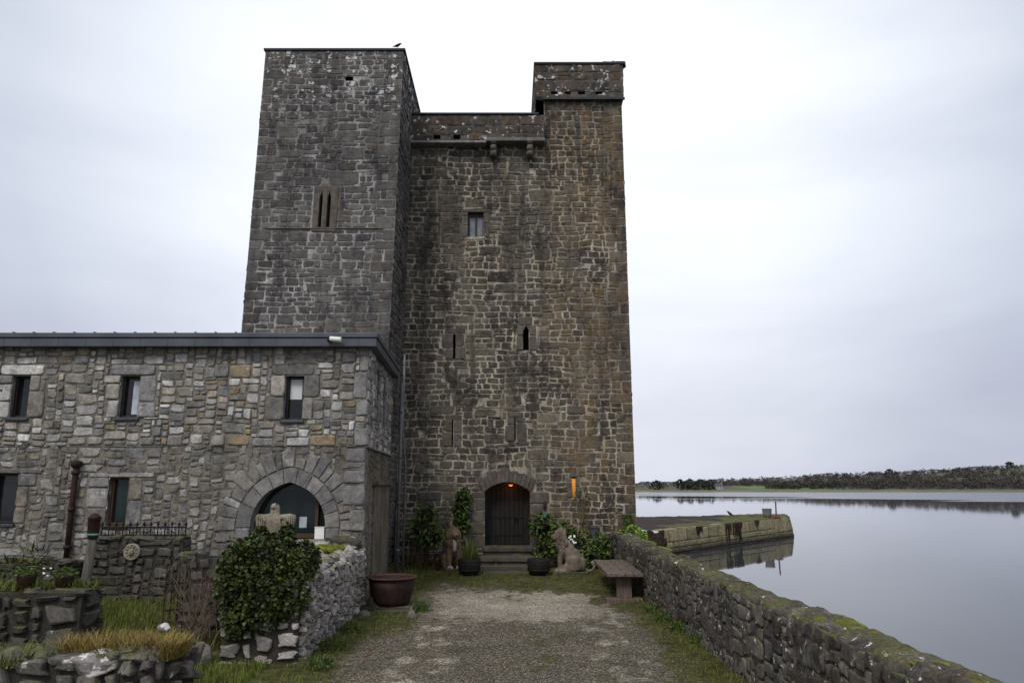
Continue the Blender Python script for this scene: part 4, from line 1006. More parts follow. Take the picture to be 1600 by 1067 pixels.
# single dark trees that stand out on the far shore
def far_tree(px, k, r, h, label, group):
    p = land_pt(px, k, -.4); tr = thing('pine_tree', label, 'tree', p, group)
    q = MB(); q.tube([p, p + Vector((0, 0, h * .4)), p + Vector((0, 0, h * .8))], [r * .10, r * .07, r * .03], 6); q.build('trunk', m_twig, tr)
    q = MB(); crown(q, p, r, h, rng, 110); q.build('crown', mw[1], tr)
far_tree(1022, .07, 6, 9, 'lone dark evergreen at the far left of the opposite shore', None)
for i, px in enumerate((1058, 1066, 1073, 1081, 1089, 1097, 1105)):
    far_tree(px, .06 + .012 * (i % 3), 5.0, 10.5 - (i % 2) * 2, 'dark evergreen tree in the clump left of the green field across the water', 'evergreen clump across the water')
far_tree(1382, .93, 8, 10, 'dark round tree breaking the skyline of the far ridge', None)
far_tree(1567, .93, 8, 11, 'dark tree on the skyline above the right end of the far wood', None)
# little houses across the water
hw_m = plain('white_render', (0.36, 0.36, 0.37), .8, .1, 1, bs=0); hr_m = plain('dark_slate', (0.075, 0.075, 0.085), .7, .2, 1, bs=0)
def cottage_mesh(wd, dp, hh, rf, chim=True):
    q = MB(); q.box((-wd/2, -dp/2, -1.5), (wd/2, dp/2, hh))
    q.add([(-wd/2, -dp/2, hh), (-wd/2, dp/2, hh), (-wd/2, 0, hh + rf)], [(0, 2, 1)]); q.add([(wd/2, -dp/2, hh), (wd/2, dp/2, hh), (wd/2, 0, hh + rf)], [(0, 1, 2)])
    for s in (-1, 1):
        q.add([(-wd/2 - .3, s*(dp/2 + .4), hh - .2), (wd/2 + .3, s*(dp/2 + .4), hh - .2), (wd/2 + .3, 0, hh + rf + .1), (-wd/2 - .3, 0, hh + rf + .1)], [(0, 1, 2, 3)], 1)
    q.box((wd*.35, -.5, hh + rf - .6), (wd*.35 + .9, .5, hh + rf + 1.1)); q.box((-wd/2 + 1.5, -dp/2 - .05, .9), (-wd/2 + 2.7, -dp/2 - .01, 2.2), 1); q.box((wd/2 - 2.7, -dp/2 - .05, .9), (wd/2 - 1.5, -dp/2 - .01, 2.2), 1)
    return q
c0 = cottage_mesh(11, 7, 3.4, 3.0).build('cottage', [hw_m, hr_m])
for i in range(44):
    o = c0 if i == 0 else c0.copy()
    if i: C.objects.link(o)
    if i < 30: px = 1003 + i * 9.2 + rng.uniform(-3, 3); k = .55 + .35 * rng.random() - .1 * (px < 1060)
    elif i < 38: px = rng.uniform(998, 1030); k = rng.uniform(.2, .6)
    else: px = (1437, 1444, 1452, 1512, 1520, 1290)[i - 38]; k = .9
    o.location = land_pt(px, k, -.5 if i < 38 else 2.5); o.rotation_euler.z = rng.uniform(-.5, .5); s = rng.uniform(.45, .75); o.scale = (s, s, s)
    tag(o, 'tiny white house with dark roof in the far village across the water' if i < 38 else 'pale farmhouse half hidden by trees on the far wooded ridge', 'house', 'village houses across the water' if i < 38 else 'farmhouses on the far ridge')
o = cottage_mesh(7, 5, 3.2, 2.2).build('cottage', [hw_m, hr_m]); o.location = land_pt(1117, .09, .2); tag(o, 'white gabled house beside the evergreen clump and green field across the water', 'house')

# ------------------------------------------------------------------ sea wall
rng = random.Random(17)
hw_ = 1.12
def sea_pts(y):
    x = wall_x(y); return x
mb = MB(); ys = edges([(2.5, 23.6, .075)]); secs = []
wt = .53
n1, n2_, n3_ = 22, 11, 14
for y in ys:
    x0 = wall_x(y); topz = hw_ + .05 * nz(y * .8, 2) + .03 * nz(y * 3, 5) + .06 * sstep(19, 23, y)
    ring = []
    for i in range(n1): ring.append((x0 + .05 * (i / n1), y, -.25 + (topz + .25) * i / n1, (-1, 0, 0)))
    for i in range(n2_): ring.append((x0 + .05 + (wt - .05) * i / n2_, y, topz + .05 * math.sin(math.pi * i / n2_), (0, 0, 1)))
    for i in range(n3_): ring.append((x0 + wt + .1 * i / n3_, y, topz - (topz + 3.2) * i / (n3_ - 1), (1, 0, 0)))
    for (x, yy, z, d) in ring:
        dd, pp = noise.voronoi(Vector((x * 3.2, yy * 3.2, z * 4.6)))
        disp = (.03 if d[0] < 0 else .11) * min(.45, dd[1] - dd[0]) + .045 * fbm(x * 5, yy * 5, z * 5) + .03 * nz(yy * 1.1, z * 1.3, 7)
        if d == (0, 0, 1): disp *= .9
        mb.v.append((x + d[0] * disp, yy + .02 * nz(x * 7, yy * 7, z * 7), z + d[2] * disp))
nr = n1 + n2_ + n3_
for j in range(len(ys) - 1):
    for i in range(nr - 1):
        mb.f.append((j*nr+i, j*nr+i+1, (j+1)*nr+i+1, (j+1)*nr+i)); mb.m.append(0)
mb.f.append(tuple(range(nr))); mb.m.append(0); mb.f.append(tuple((len(ys)-1)*nr + i for i in range(nr-1, -1, -1))); mb.m.append(0)
SP = Panel((wall_x(23.6) - .005, 23.6, -.25), (wall_x(2.5) - .005, 2.5, -.25), (wall_x(2.5) + .045, 2.5, hw_ - .0), (wall_x(23.6) + .045, 23.6, hw_ + .05))
SP.rubble(mb, 1, rng, [(5, 3), (7, 4), (4, 3), (8, 3), (6, 5), (9, 4), (3, 2), (4, 4), (11, 5), (13, 6), (10, 4)], gap=.003, rough=.3, h=.024, warp=.10, e=.42)
seawall = mb.build('sea_wall', [m_seawall, m_seastone], None, True); tag(seawall, 'long low mossy sea wall with white lichen running beside the drive to the castle', 'wall')
def cushion(mb, c, r, n, rng, seed):
    for i in range(n):
        a = rng.uniform(0, 6.283); q = math.sqrt(rng.random())
        p = Vector(c) + Vector((r[0] * q * math.cos(a), r[1] * q * math.sin(a), -.02))
        s = rng.uniform(.03, .08); mb.rock(p, (s * 1.6, s * 1.8, r[2] * rng.uniform(.6, 1.2) * (1.1 - q * .6)), seed + i, 9, 6, .3)
q = MB(); 
for (px, py, ln, rr, hh) in ((1305, 968, .55, .17, .05), (1040, 857, .45, .16, .07), (1022, 848, .55, .2, .07), (1003, 843, .9, .2, .06), (1475, 1040, .3, .1, .03)):
    c = PZ(px, py, hw_ + .05); c.x = max(wall_x(c.y) + .15, min(wall_x(c.y) + .42, c.x)); cushion(q, c, (rr, ln, hh), 60, rng, px)
ms_ = q.build('moss', m_moss, seawall, True)
def leafy(mb, c, r, n, rng, L=.09, W=.06, up=.35, mi=0, shell=.55, lump=0):
    c = Vector(c)
    for i in range(n):
        d = Vector((rng.gauss(0, 1), rng.gauss(0, 1), rng.gauss(0, 1))).normalized()
        q = shell + (1 - shell) * rng.random() ** .5
        f = 1 + .28 * nz(d.x * 2.2 + c.x * 3, d.y * 2.2 + c.y, d.z * 2.2) + .12 * nz(d.x * 6, d.y * 6 + c.x, d.z * 6)
        p = c + Vector((d.x * r[0], d.y * r[1], d.z * r[2])) * q * f
        dr = (d + Vector((rng.uniform(-.9, .9), rng.uniform(-.9, .9), rng.uniform(-1.0, .5)))).normalized()
        s = rng.uniform(.65, 1.3); mb.leaf(p, dr, (d + Vector((0, 0, up))).normalized(), L * s, W * s, mi)
def plant(name, label, cat, blobs, mat, L, W, group=None, core=True, dens=420, core_m=None):
    c0 = Vector(blobs[0][0]); th = thing(name, label, cat, (c0.x, c0.y, min(b[0][2] - b[1][2] for b in blobs)), group)
    q = MB(); k = MB()
    for j, (c, r) in enumerate(blobs):
        area = (r[0] * r[1] + r[1] * r[2] + r[0] * r[2]) * 4
        leafy(q, c, r, int(dens * area), rng, L, W)
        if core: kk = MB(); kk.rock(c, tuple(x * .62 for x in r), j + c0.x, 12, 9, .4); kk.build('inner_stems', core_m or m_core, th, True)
    q.build('foliage', mat, th)
    if not core:
        for (c, r) in blobs:
            for i in range(6): k.tube([(c0.x, c0.y, c0.z - blobs[0][1][2]), (c[0] + rng.uniform(-1, 1) * r[0] * .7, c[1] + rng.uniform(-1, 1) * r[1] * .7, c[2] + rng.uniform(0, .7) * r[2])], [.012, .004], 5)
        k.build('stems', m_twig, th)
    return th
def B(px, py, Y, w, d, h):
    """blob centred at a photo pixel: half sizes in metres"""
    return (P(px, py, Y), (w, d, h))
plant('leafy_plant', 'bright yellow green leafy plant growing on top of the sea wall end', 'plant', [B(985, 833, 22.6, .26, .3, .16), B(1000, 836, 22.0, .16, .2, .09)], m_fern, .13, .07, core=False, dens=500)

# ------------------------------------------------------------------ pier
pier = thing('pier', 'old pale stone pier with dark seaweed and turf reaching into the water', 'pier', PZ(1150, 845, WL))
a0 = PZ(1030, 868, WL); a1 = PZ(1212, 842, WL); a2 = PZ(1243, 837.5, WL)
za, zb_ = -.42, -.12
mb = MB(); rng = random.Random(23)
PF = Panel(Vector((a0.x, a0.y, WL - .6)), Vector((a1.x, a1.y, WL - .6)), Vector((a1.x, a1.y + .1, -.25)), Vector((a0.x, a0.y + .1, -.25)))
PF.TL.z = -.32; PF.TR.z = -.16
j = 0
for (v0, v1) in ((0, .66), (.66, 1.02), (1.02, 1.42), (1.42, PF.H)):
    u = 0
    while u < PF.W:
        wd = rng.uniform(1.1, 2.6); u1 = min(PF.W, u + wd)
        if PF.W - u1 < .6: u1 = PF.W
        PF.stone(mb, u, v0, u1, v1, .018, .035, .05, 0, rng, 0, .13, 20, .3); u = u1
PF.backing(mb, 1)
E = Panel(PF.BR, Vector((a2.x, a2.y, WL - .6)), Vector((a2.x - .35, a2.y + .2, -.16)), PF.TR)
for (v0, v1) in ((0, .66), (.66, 1.1), (1.1, E.H)):
    u = 0
    while u < E.W:
        u1 = min(E.W, u + rng.uniform(.9, 1.6)); u1 = E.W if E.W - u1 < .5 else u1
        E.stone(mb, u, v0, u1, v1, .018, .05, .05, 0, rng, 0, .16, 16, .3); u = u1
E.backing(mb, 1)
back = [Vector((a2.x + 1.5, a2.y + 7, 0)), Vector((a0.x - 7, a0.y + 14, 0))]
W_ = Panel(E.BR, back[0] + Vector((0, 0, WL - .6)), back[0] + Vector((-.3, 0, -.16)), E.TR); W_.backing(mb, 1)
mb.build('quay_wall', [m_pier, m_weed], pier)
q = MB()   # top surface, humped, turf and weed
def pier_top(s, t):
    f = (PF.TL.lerp(PF.TR, s / .85) if s < .85 else PF.TR.lerp(E.TR, (s - .85) / .15)); bk = Vector((back[1].x, back[1].y, -.25)).lerp(Vector((back[0].x, back[0].y, -.15)), s)
    p = f.lerp(bk, t); p.z += .16 * sstep(0, .3, t) * (.5 + .8 * nz(p.x * .35, p.y * .35)) + .06 * nz(p.x * 2, p.y * 2) * (t > .02); return p
ns, ntt = 90, 14
for i in range(ns + 1):
    for k in range(ntt + 1): q.v.append(tuple(pier_top(i / ns, k / ntt)))
for i in range(ns):
    for k in range(ntt):
        s, tt = i / ns, k / ntt
        c = fbm(s * 7, tt * 3, 2) * .5
        mi = 1 if (s > .38 + .3 * (tt > .55) and c > -.16) or (.12 < s < .42 and tt < .2 and c > -.05) else (2 if tt < .07 else 0)
        q.f.append((i*(ntt+1)+k, (i+1)*(ntt+1)+k, (i+1)*(ntt+1)+k+1, i*(ntt+1)+k+1)); q.m.append(mi)
q.build('deck', [m_weed, m_turf, m_pier], pier, True)
for i in range(60):      # weed hanging down the face
    q = MB(); u = rng.choice((.2, PF.W*.28, PF.W*.30, PF.W*.52, PF.W*.55, PF.W*.58, PF.W*.61, PF.W*.63, PF.W*.8)) + rng.uniform(-.5, .5); L_ = rng.uniform(.3, 1.5) if .45 < u / PF.W < .7 else rng.uniform(.2, .7)
    u = max(.1, min(PF.W - .1, u)); v1 = PF.H + .03; n = 4
    pts = [PF.at(u + rng.uniform(-.04, .04), v1 - L_ * k / n, .09 + .02 * rng.random()) for k in range(n + 1)]
    q.tube(pts, [.07, .06, .055, .04, .01], 5); q.build('hanging_weed', m_weed, pier, True)
q = MB()
for i in range(26):
    p = a0.lerp(PF.BL, 0) + Vector((-rng.uniform(0, 5.5), rng.uniform(0, 5), 0)); q.rock((p.x, p.y, WL + .2 + rng.uniform(0, .7)), (.9, .8, .5), i, 9, 6, .4)
q.build('weedy_rocks', m_weed, pier, True)
q = MB()   # rough older stretch between castle and pier
c_a = P(994, 822, 52); 
for i in range(18):
    x = a0.x - 4.4 + 4.3 * i / 17; y = a0.y + 1.0 - .12 * i + 1; q.rock((x, y, WL + .3 + .5 * (i % 2)), (.5, .5, .75), i + 40, 9, 6, .3)
q.box((a0.x - 4.5, a0.y + 1.2, WL - .5), (a0.x + .1, a0.y + 9, -.75)); q.build('broken_quay', m_weed, pier)
tp = lambda px, py: P(px, py, 69)
b0 = P(1199, 809, 69.3); 
q = MB(); q.lathe([(.34, 0), (.38, .3), (.42, .75), (.43, .78), (.36, .78), (.34, .6)], (b0.x, b0.y, -.12), 20); tag(q.build('stone_bollard', m_dress, None, True), 'grey tub shaped bollard standing on the pier end beside the pole', 'bollard')
b1 = P(1213, 809, 69.0); pt = thing('mooring_pole', 'thin dark pole with a red foot near the pier tip', 'pole', (b1.x, b1.y, -.12))
p = wloc(pt); q = MB(); q.tube([p, p + Vector((.03, 0, 1.4))], [.07, .06], 8); q.build('shaft', m_wood_post, pt)
q = MB(); q.lathe([(.42, 0), (.38, .07), (.12, .14), (.1, .16)], p, 12); q.build('foot', plain('red_paint', (.12, .03, .022), .7), pt)
def bird(p, s, label, rz):
    q = MB(); M = Matrix.Rotation(rz, 3, 'Z')
    rows = [((-.20, .10), .005), ((-.12, .13), .03), ((-.04, .17), .055), ((.03, .21), .06), ((.08, .26), .042), ((.11, .29), .036), ((.14, .29), .02), ((.19, .275), .003)]
    q.tube([Vector(p) + M @ Vector((x, 0, z)) * s for (x, z), r in rows], [r * s for _, r in rows], 8)
    for k in (-.02, .02): q.tube([Vector(p) + M @ Vector((0, k, .15)) * s, Vector(p) + M @ Vector((.01, k, 0)) * s], .007 * s, 5)
    tag(q.build('bird', m_iron, None, True), label, 'bird')
pb = P(1141, 808.5, 68.5); bird((pb.x, pb.y, -.13), 1.9, 'black bird perched on the turf of the pier', 2.4)
pb = P(621, 75.5, Y_L + .05); bird((pb.x, pb.y, zL + .07), .8, 'small dark bird perched on the edge of the tall castle block roof', .3)

# ------------------------------------------------------------------ steps, planters, statues and plants at the castle foot
rng = random.Random(29)
st = MB(); x0, x1 = P(753, 860, 24).x, P(832, 860, 24).x
zd = P(790, 853, Y_M - .1).z
lev = [(Y_M - .12, zd, 0.0), (Y_M - .75, zd - .24, .05), (Y_M - 1.15, zd - .46, .08), (Y_M - 1.6, zd - .66, .12)]
for i, (yy, z, gr) in enumerate(lev):
    ybk = Y_M + .4 if i == 0 else lev[i-1][0] + .1
    st.box((x0 - gr, yy - .42, z - .14), (x1 + gr, ybk, z))
    st.box((x0 - gr + .03, yy - .36, z - .5), (x1 + gr - .03, ybk, z - .14))
st.box((x0 + .1, lev[-1][0] - 1.0, .0), (x1 + .35, lev[-1][0] - .5, .235))
steps = st.build('stone_steps', m_step, None, False, .025); tag(steps, 'worn mossy stone steps rising to the castle door', 'steps')
def planter(px, label):
    c = PZ(px, 897, .2); c.z = gz(c.x, c.y); c.y -= .0
    th = thing('barrel_planter', label, 'planter', c)
    q = MB(); q.lathe([(.24, 0), (.30, .14), (.325, .28), (.315, .42), (.29, .44), (.27, .38)], c, 24); q.build('barrel', m_barrel, th, True)
    for z in (.10, .34):
        q = MB(); q.lathe([(.28 + .025 * (z > .3), z), (.318, z + .015), (.328, z + .05), (.30, z + .06)], c, 24, cap=False); q.build('hoop', m_iron, th, True)
    q = MB(); q.lathe([(.28, .37), (.22, .40), (.1, .41)], c, 16); q.build('soil', m_core, th, True)
    return c, th
pc1, _ = planter(733, 'dark barrel planter with grassy tuft left of the steps')
pc2, _ = planter(842, 'dark barrel planter right of the steps beside the pink lion')
th = thing('tufted_plant', 'spiky grassy plant growing in the left barrel planter', 'plant', pc1 + Vector((0, 0, .42)))
q = MB()
for i in range(120):
    a = rng.uniform(0, 6.283); d = Vector((math.cos(a), math.sin(a), 0)); q.blade(pc1 + d * rng.uniform(0, .2) + Vector((0, 0, .37)), d, rng.uniform(.3, .75), .011, rng.uniform(.05, .45))
q.build('blades', m_grass, th)
# lion on the right: seated in profile, looking left
def seated_lion(base, s, yaw, mats, name, label, front=False):
    th = thing(name, label, 'statue', base)
    Mr = Matrix.Rotation(yaw, 3, 'Z'); T = lambda p: Vector(base) + Mr @ (Vector(p) * s)
    # +x is the way it faces; units: statue height about 1.55
    q = MB()
    def ell(c, r, pitch=0.0): q.rock(T(c), tuple(k * s for k in r), 1, 20, 14, .04, 0, Mr @ Matrix.Rotation(pitch, 3, 'Y'))
    def tb(pts, rad): q.tube([T(p) for p in pts], [k * s for k in rad], 14)
    ell((-.36, 0, .24), (.24, .22, .23)); ell((-.22, 0, .42), (.26, .19, .24), .6); ell((-.06, 0, .60), (.24, .19, .25), .5)
    ell((.07, 0, .72), (.17, .20, .22)); ell((.10, 0, .92), (.15, .14, .20)); ell((.17, 0, 1.07), (.165, .135, .155))
    ell((.30, 0, 1.01), (.12, .085, .085)); ell((.29, 0, .955), (.09, .07, .05))
    for sy in (-1, 1):
        ell((.09, .13 * sy, .64), (.12, .09, .19)); tb([(.10, .14 * sy, .62), (.15, .15 * sy, .40), (.155, .15 * sy, .20), (.16, .15 * sy, .06)], [.105, .085, .07, .08]); ell((.22, .15 * sy, .055), (.11, .075, .06))
        ell((-.24, .18 * sy, .26), (.24, .11, .22), .15); ell((-.10, .21 * sy, .16), (.17, .09, .13)); ell((.00, .23 * sy, .055), (.15, .075, .058))
    tb([(-.50, .02, .12), (-.64, .06, .065), (-.77, .06, .075), (-.84, .05, .17), (-.81, .04, .27)], [.07, .05, .042, .045, .05]); ell((-.80, .04, .29), (.06, .055, .065))
    b = fuse(q, 'body', mats[0], th, .021 * s, 4, .008 * s)
    q = MB()      # mane: overlapping locks round the face, down the neck and over the chest
    rg = random.Random(3)
    for ring_, (cx, cz, rr, n_, sz) in enumerate(((.19, 1.04, .145, 13, .058), (.12, 1.02, .175, 15, .08), (.04, .97, .185, 14, .09), (.02, .86, .19, 14, .085), (.05, .75, .185, 12, .075))):
        for i in range(n_):
            a = 6.283 * (i + .5 * (ring_ % 2)) / n_
            d = Vector((.12 * math.sin(a) * (ring_ > 2), math.cos(a), math.sin(a)))
            if ring_ >= 3: d = Vector((math.sin(a), math.cos(a), rg.uniform(-.15, .15)))
            if ring_ >= 3 and d.x < -.45: continue
            q.rock(T(Vector((cx, 0, cz)) + d * rr), (sz * .8 * s, sz * .75 * s, sz * 1.15 * s), i + ring_ * 20, 8, 7, .35)
    q.build('mane', mats[1], th, True)
    q = MB()
    for sy in (-1, 1): q.rock(T((.285, .068 * sy, 1.115)), (.022 * s, .022 * s, .016 * s), 2, 8, 6, .05)
    q.rock(T((.425, 0, 1.035)), (.035 * s, .05 * s, .03 * s), 4, 8, 6, .1)
    q.tube([T((.40, -.06, .975)), T((.43, 0, .965)), T((.40, .06, .975))], .010 * s, 6)
    q.build('face', m_dogd, th, True)
    for sy in (-1, 1):
        q = MB(); q.rock(T((.17, .13 * sy, 1.17)), (.03 * s, .045 * s, .045 * s), 5, 8, 6, .2); q.build('ear', mats[0], th, True)
    if len(mats) > 3:
        q = MB(); q.rock(T((.225, 0, .74)), (.06 * s, .10 * s, .20 * s), 8, 12, 8, .25); q.build('chest_patch', mats[3], th, True)
        for sy in (-1, 1):
            q = MB(); q.rock(T((.245, .145 * sy, .075)), (.10 * s, .075 * s, .06 * s), 9, 10, 6, .12); q.build('paw', mats[3], th, True)
    q = MB(); pts = [(-.66, -.32), (.36, -.32), (.36, .32), (-.66, .32)]
    prism(q, [tuple((T((x, y, 0))).xy) for x, y in pts], base[2] - .15, base[2] + .045)
    q.build('plinth', m_step, th, False, .02)
lb = PZ(884, 895, .2); lb.z = gz(lb.x, lb.y) + .02
seated_lion(lb, .97, math.pi - .12, (m_lion, m_lion, m_lion), 'lion_statue', 'seated pinkish stone lion statue in profile facing left by the steps')
lb2 = PZ(705, 892, .2); lb2.z = gz(lb2.x, lb2.y) + .02; lb2.y += .25
seated_lion(lb2, .95, -math.pi / 2 + .42, (m_dog, m_dog, m_dogd, m_dogw), 'lion_statue', 'brown seated animal statue with white chest facing forward left of the steps')
# climbers and shrubs along the wall
Yw = Y_M - .25
plant('climbing_shrub', 'mid green shrub against the dark wall at the left of the castle foot', 'shrub', [B(668, 806, 23.9, .34, .3, .36), B(660, 826, 23.7, .42, .3, .3), B(676, 838, 23.7, .4, .3, .28)], m_shrub, .17, .07, dens=120)
plant('ivy_climber', 'narrow column of ivy climbing the castle wall just left of the door', 'ivy', [B(724, 776, Yw, .22, .16, .26), B(720, 796, Yw, .24, .16, .35), B(722, 818, Yw, .24, .16, .3)], m_shrub, .11, .085, dens=300)
plant('broadleaf_shrub', 'green leafy shrub on the wall just right of the castle door', 'shrub', [B(847, 820, 24.0, .38, .3, .34), B(852, 862, 23.4, .26, .25, .36)], m_shrub, .15, .09, dens=170)
plant('broadleaf_shrub', 'green shrub rising behind the head of the pink lion', 'shrub', [B(879, 830, 24.0, .38, .3, .25), B(868, 845, 23.9, .3, .3, .3)], m_shrub, .15, .08, dens=150)
plant('broadleaf_shrub', 'green shrub with white blossom behind the back of the pink lion', 'shrub', [B(900, 850, 23.8, .55, .35, .4), B(912, 866, 23.6, .5, .35, .36), B(906, 880, 22.9, .22, .25, .18)], m_shrub, .15, .08, dens=150)
plant('broadleaf_shrub', 'green shrub filling the corner between castle and sea wall', 'shrub', [B(946, 852, 23.5, .5, .35, .34), B(935, 868, 23.2, .5, .35, .3), B(960, 866, 23.0, .35, .35, .3)], m_shrub, .15, .08, dens=150)
plant('wall_creeper', 'thin straggly creeper on the castle wall below the glowing slit', 'creeper', [B(908, 792, Y_M - .1, .3, .08, .55), B(912, 778, Y_M - .1, .16, .08, .3)], m_shrub, .08, .04, core=False, dens=130)
plant('leafy_plant', 'small green plant on the castle corner above the sea wall', 'plant', [B(981, 812, Y_M - .15, .12, .1, .16)], m_shrub, .11, .06, core=False, dens=400)
q = MB(); c = P(888, 841, 23.4)
for i in range(16): q.rock(c + Vector((rng.uniform(-.22, .22), -.25 + rng.uniform(-.1, .1), rng.uniform(-.12, .12))), (.035, .03, .03), i, 7, 5, .2)
tag(q.build('white_blossom', m_white, None, True), 'small cluster of white blossom on the shrub behind the lion', 'blossom')
# bell on a bracket and niche
c = P(852, 806, Y_M - .22); th = thing('wall_bell', 'verdigris green bell hanging from a dark bracket right of the door', 'bell', c)
q = MB(); q.lathe([(.02, .14), (.07, .12), (.09, .04), (.13, -.03), (.135, -.05), (.10, -.04)], c, 16); q.build('bell', m_verd, th, True)
q = MB(); q.tube([c + Vector((0, .25, .3)), c + Vector((0, .1, .36)), c + Vector((0, 0, .3)), c + Vector((0, 0, .13))], .022, 8); q.rock(c + Vector((0, .14, .34)), (.06, .08, .12), 4, 8, 6, .2); q.build('bracket', m_rust, th, True)
q = MB(); u0, v0, u1, v1 = px_block(923, 825, 934, 848); F.slab(q, u0, v0, u1, v1, .01, .09); F.slab(q, u0 - .02, v1, u1 + .02, v1 + .05, .01, .11); q.build('wall_plate', m_slate, castle, bevel=.01)
# dead stalks left corner
q = MB(); th = thing('dead_bracken', 'brown dead stalks heaped in the corner below the drainpipe', 'plant', PZ(645, 893, .2))
for i in range(260):
    p = PZ(rng.uniform(628, 690), rng.uniform(878, 893), .2); p.z = gz(p.x, p.y); a = rng.uniform(0, 6.283); d = Vector((math.cos(a), math.sin(a), 0)); q.blade(p, d, rng.uniform(.15, .75), .012, rng.uniform(.05, .5))
q.build('stalks', leafmat('dead_stalk', [(.035, .022, .012), (.07, .045, .025), (.10, .07, .04)], .8, .1), th)

# ------------------------------------------------------------------ table beside the sea wall
tz = .66
tb = thing('plank_table', 'weathered plank table on pedestal legs beside the sea wall', 'table', PZ(975, 920, 0))
f0, f1 = PZ(948, 896, tz), PZ(1006, 896, tz); k0, k1 = PZ(927, 874, tz), PZ(977, 874, tz)
npl = 4
for i in range(npl):
    q = MB(); a, b = i / npl + .006, (i + 1) / npl - .006
    pts = [f0.lerp(f1, a), f0.lerp(f1, b), k0.lerp(k1, b), k0.lerp(k1, a)]
    prism(q, [p.xy for p in pts], tz - .07, tz + rng.uniform(-.006, .006)); q.build('plank', m_wood_grey, tb, False, .008)
for s in (.10, .80):
    c = (f0 + f1).lerp(k0 + k1, s) / 2; q = MB(); q.box((c.x - .17, c.y - .09, .1), (c.x + .17, c.y + .09, tz - .10)); q.build('leg', m_wood_leg, tb, False, .012)
    q = MB(); q.box((c.x - .42, c.y - .16, -.02), (c.x + .42, c.y + .16, .10)); q.build('foot', m_wood_leg, tb, False, .02)
    q = MB(); q.box((c.x - .36, c.y - .06, tz - .125), (c.x + .36, c.y + .06, tz - .072)); q.build('batten', m_wood_leg, tb)

# ------------------------------------------------------------------ iron pot and slabs by the house corner
pc = PZ(611, 944, .10)
q = MB()
for k, (dx, dy, w_, d_) in enumerate(((-.05, .1, 1.15, .9), (.12, -.32, .95, .5))):
    q.box((pc.x + dx - w_/2, pc.y + dy - d_/2, -.05 + .01 * k), (pc.x + dx + w_/2, pc.y + dy + d_/2, .10 - .045 * k))
tag(q.build('stone_slab', m_step, None, False, .02), 'flat stone slabs under the rusty iron pot', 'slab')
pot = thing('iron_pot', 'large rusty brown iron cauldron on stone slabs by the house corner', 'cauldron', pc)
q = MB(); q.lathe([(.33, 0), (.38, .02), (.42, .10), (.47, .36), (.495, .56), (.475, .56), (.45, .36), (.40, .14), (.1, .08)], pc, 40); q.build('bowl', m_rust, pot, True)
q = MB(); q.lathe([(.49, .54), (.545, .555), (.55, .58), (.53, .595), (.475, .585), (.475, .555)], pc, 40, cap=False); q.build('rim', m_rim, pot, True)
for (px, py, r, lab) in ((592, 945, (.28, .2, .17), 'long rough grey rock lying left of the iron pot'), (644, 962, (.08, .08, .09), 'small round pale stone at the right of the pot slabs'), (571, 960, (.12, .1, .09), 'small dark rock in the grass left of the pot slabs')):
    c = PZ(px, py, r[2] * .6); q = MB(); q.chip(c, tuple(k * 1.15 for k in r), px, 28, 18); tag(q.build('loose_rock', m_rock, None, True), lab, 'rock')

# ------------------------------------------------------------------ rubble garden wall with ivy and eagle
rng = random.Random(37)
xw = P(466, 1000, 11.8).x; xwb = xc + .02; Ya, Yb = 11.75, Y_H - .03
xfl = P(345, 1010, 11.75).x
rw = MB(); zt = 1.22
RS = Panel((xw, Ya, -.3), (xwb, Yb, -.3), (xwb, Yb, 1.36), (xw, Ya, 1.12), g=.04); RS.TL.z = 1.15
SR = [(4, 3), (3, 3), (5, 3), (3, 2), (4, 4), (6, 4), (2, 2), (5, 5), (3, 4)]
RS.rubble(rw, 0, rng, SR, gap=.010, rough=.45, h=.085, warp=.12, e=.6); RS.backing(rw, 1)
RF = Panel((xfl, Ya, -.3), (xw, Ya, -.3), (xw, Ya, 1.15), (xfl, Ya, 1.1), g=.05)
RF.rubble(rw, 0, rng, [(5, 4), (7, 5), (4, 3), (8, 5), (6, 3), (3, 3)], gap=.022, rough=.3, h=.06, warp=.08, e=.45); RF.backing(rw, 1)
rw.quad((xfl, Ya, 1.1), (xw, Ya, 1.15), (xwb, Yb, 1.36), (xwb - 1.3, Yb, 1.3), 1)
rw.quad((xfl, Yb, -.3), (xfl, Ya, -.3), (xfl, Ya, 1.1), (xwb - 1.3, Yb, 1.3), 1)
for i in range(90):    # capping stones
    s = i / 90 * (Yb - Ya); fx = rng.random() ** 1.6
    y = Ya + s; top = 1.15 + .2 * s / (Yb - Ya)
    x = (xw + (xwb - xw) * s / (Yb - Ya)) - .08 - .9 * fx
    r_ = rng.uniform(.07, .16); rw.chip((x, y, top + .01), (r_ * 1.1, r_ * 1.2, r_ * .7), i + .3, 14, 9)
rwall = rw.build('rubble_wall', [m_rubble, m_rubble_mort]); tag(rwall, 'pale rough rubble wall running from the house corner to the ivy', 'wall')
q = MB(); c = P(510, 856, 15.6); cushion(q, c, (.35, .5, .09), 70, rng, 3); q.build('moss', m_moss, rwall, True)
c = P(541, 848, 16.6); q = MB(); q.rock(c, (.33, .25, .14), 8, 14, 9, .35); tag(q.build('loose_rock', m_gwall, None, True), 'dark mossy stone lying on the rubble wall against the house corner', 'rock')
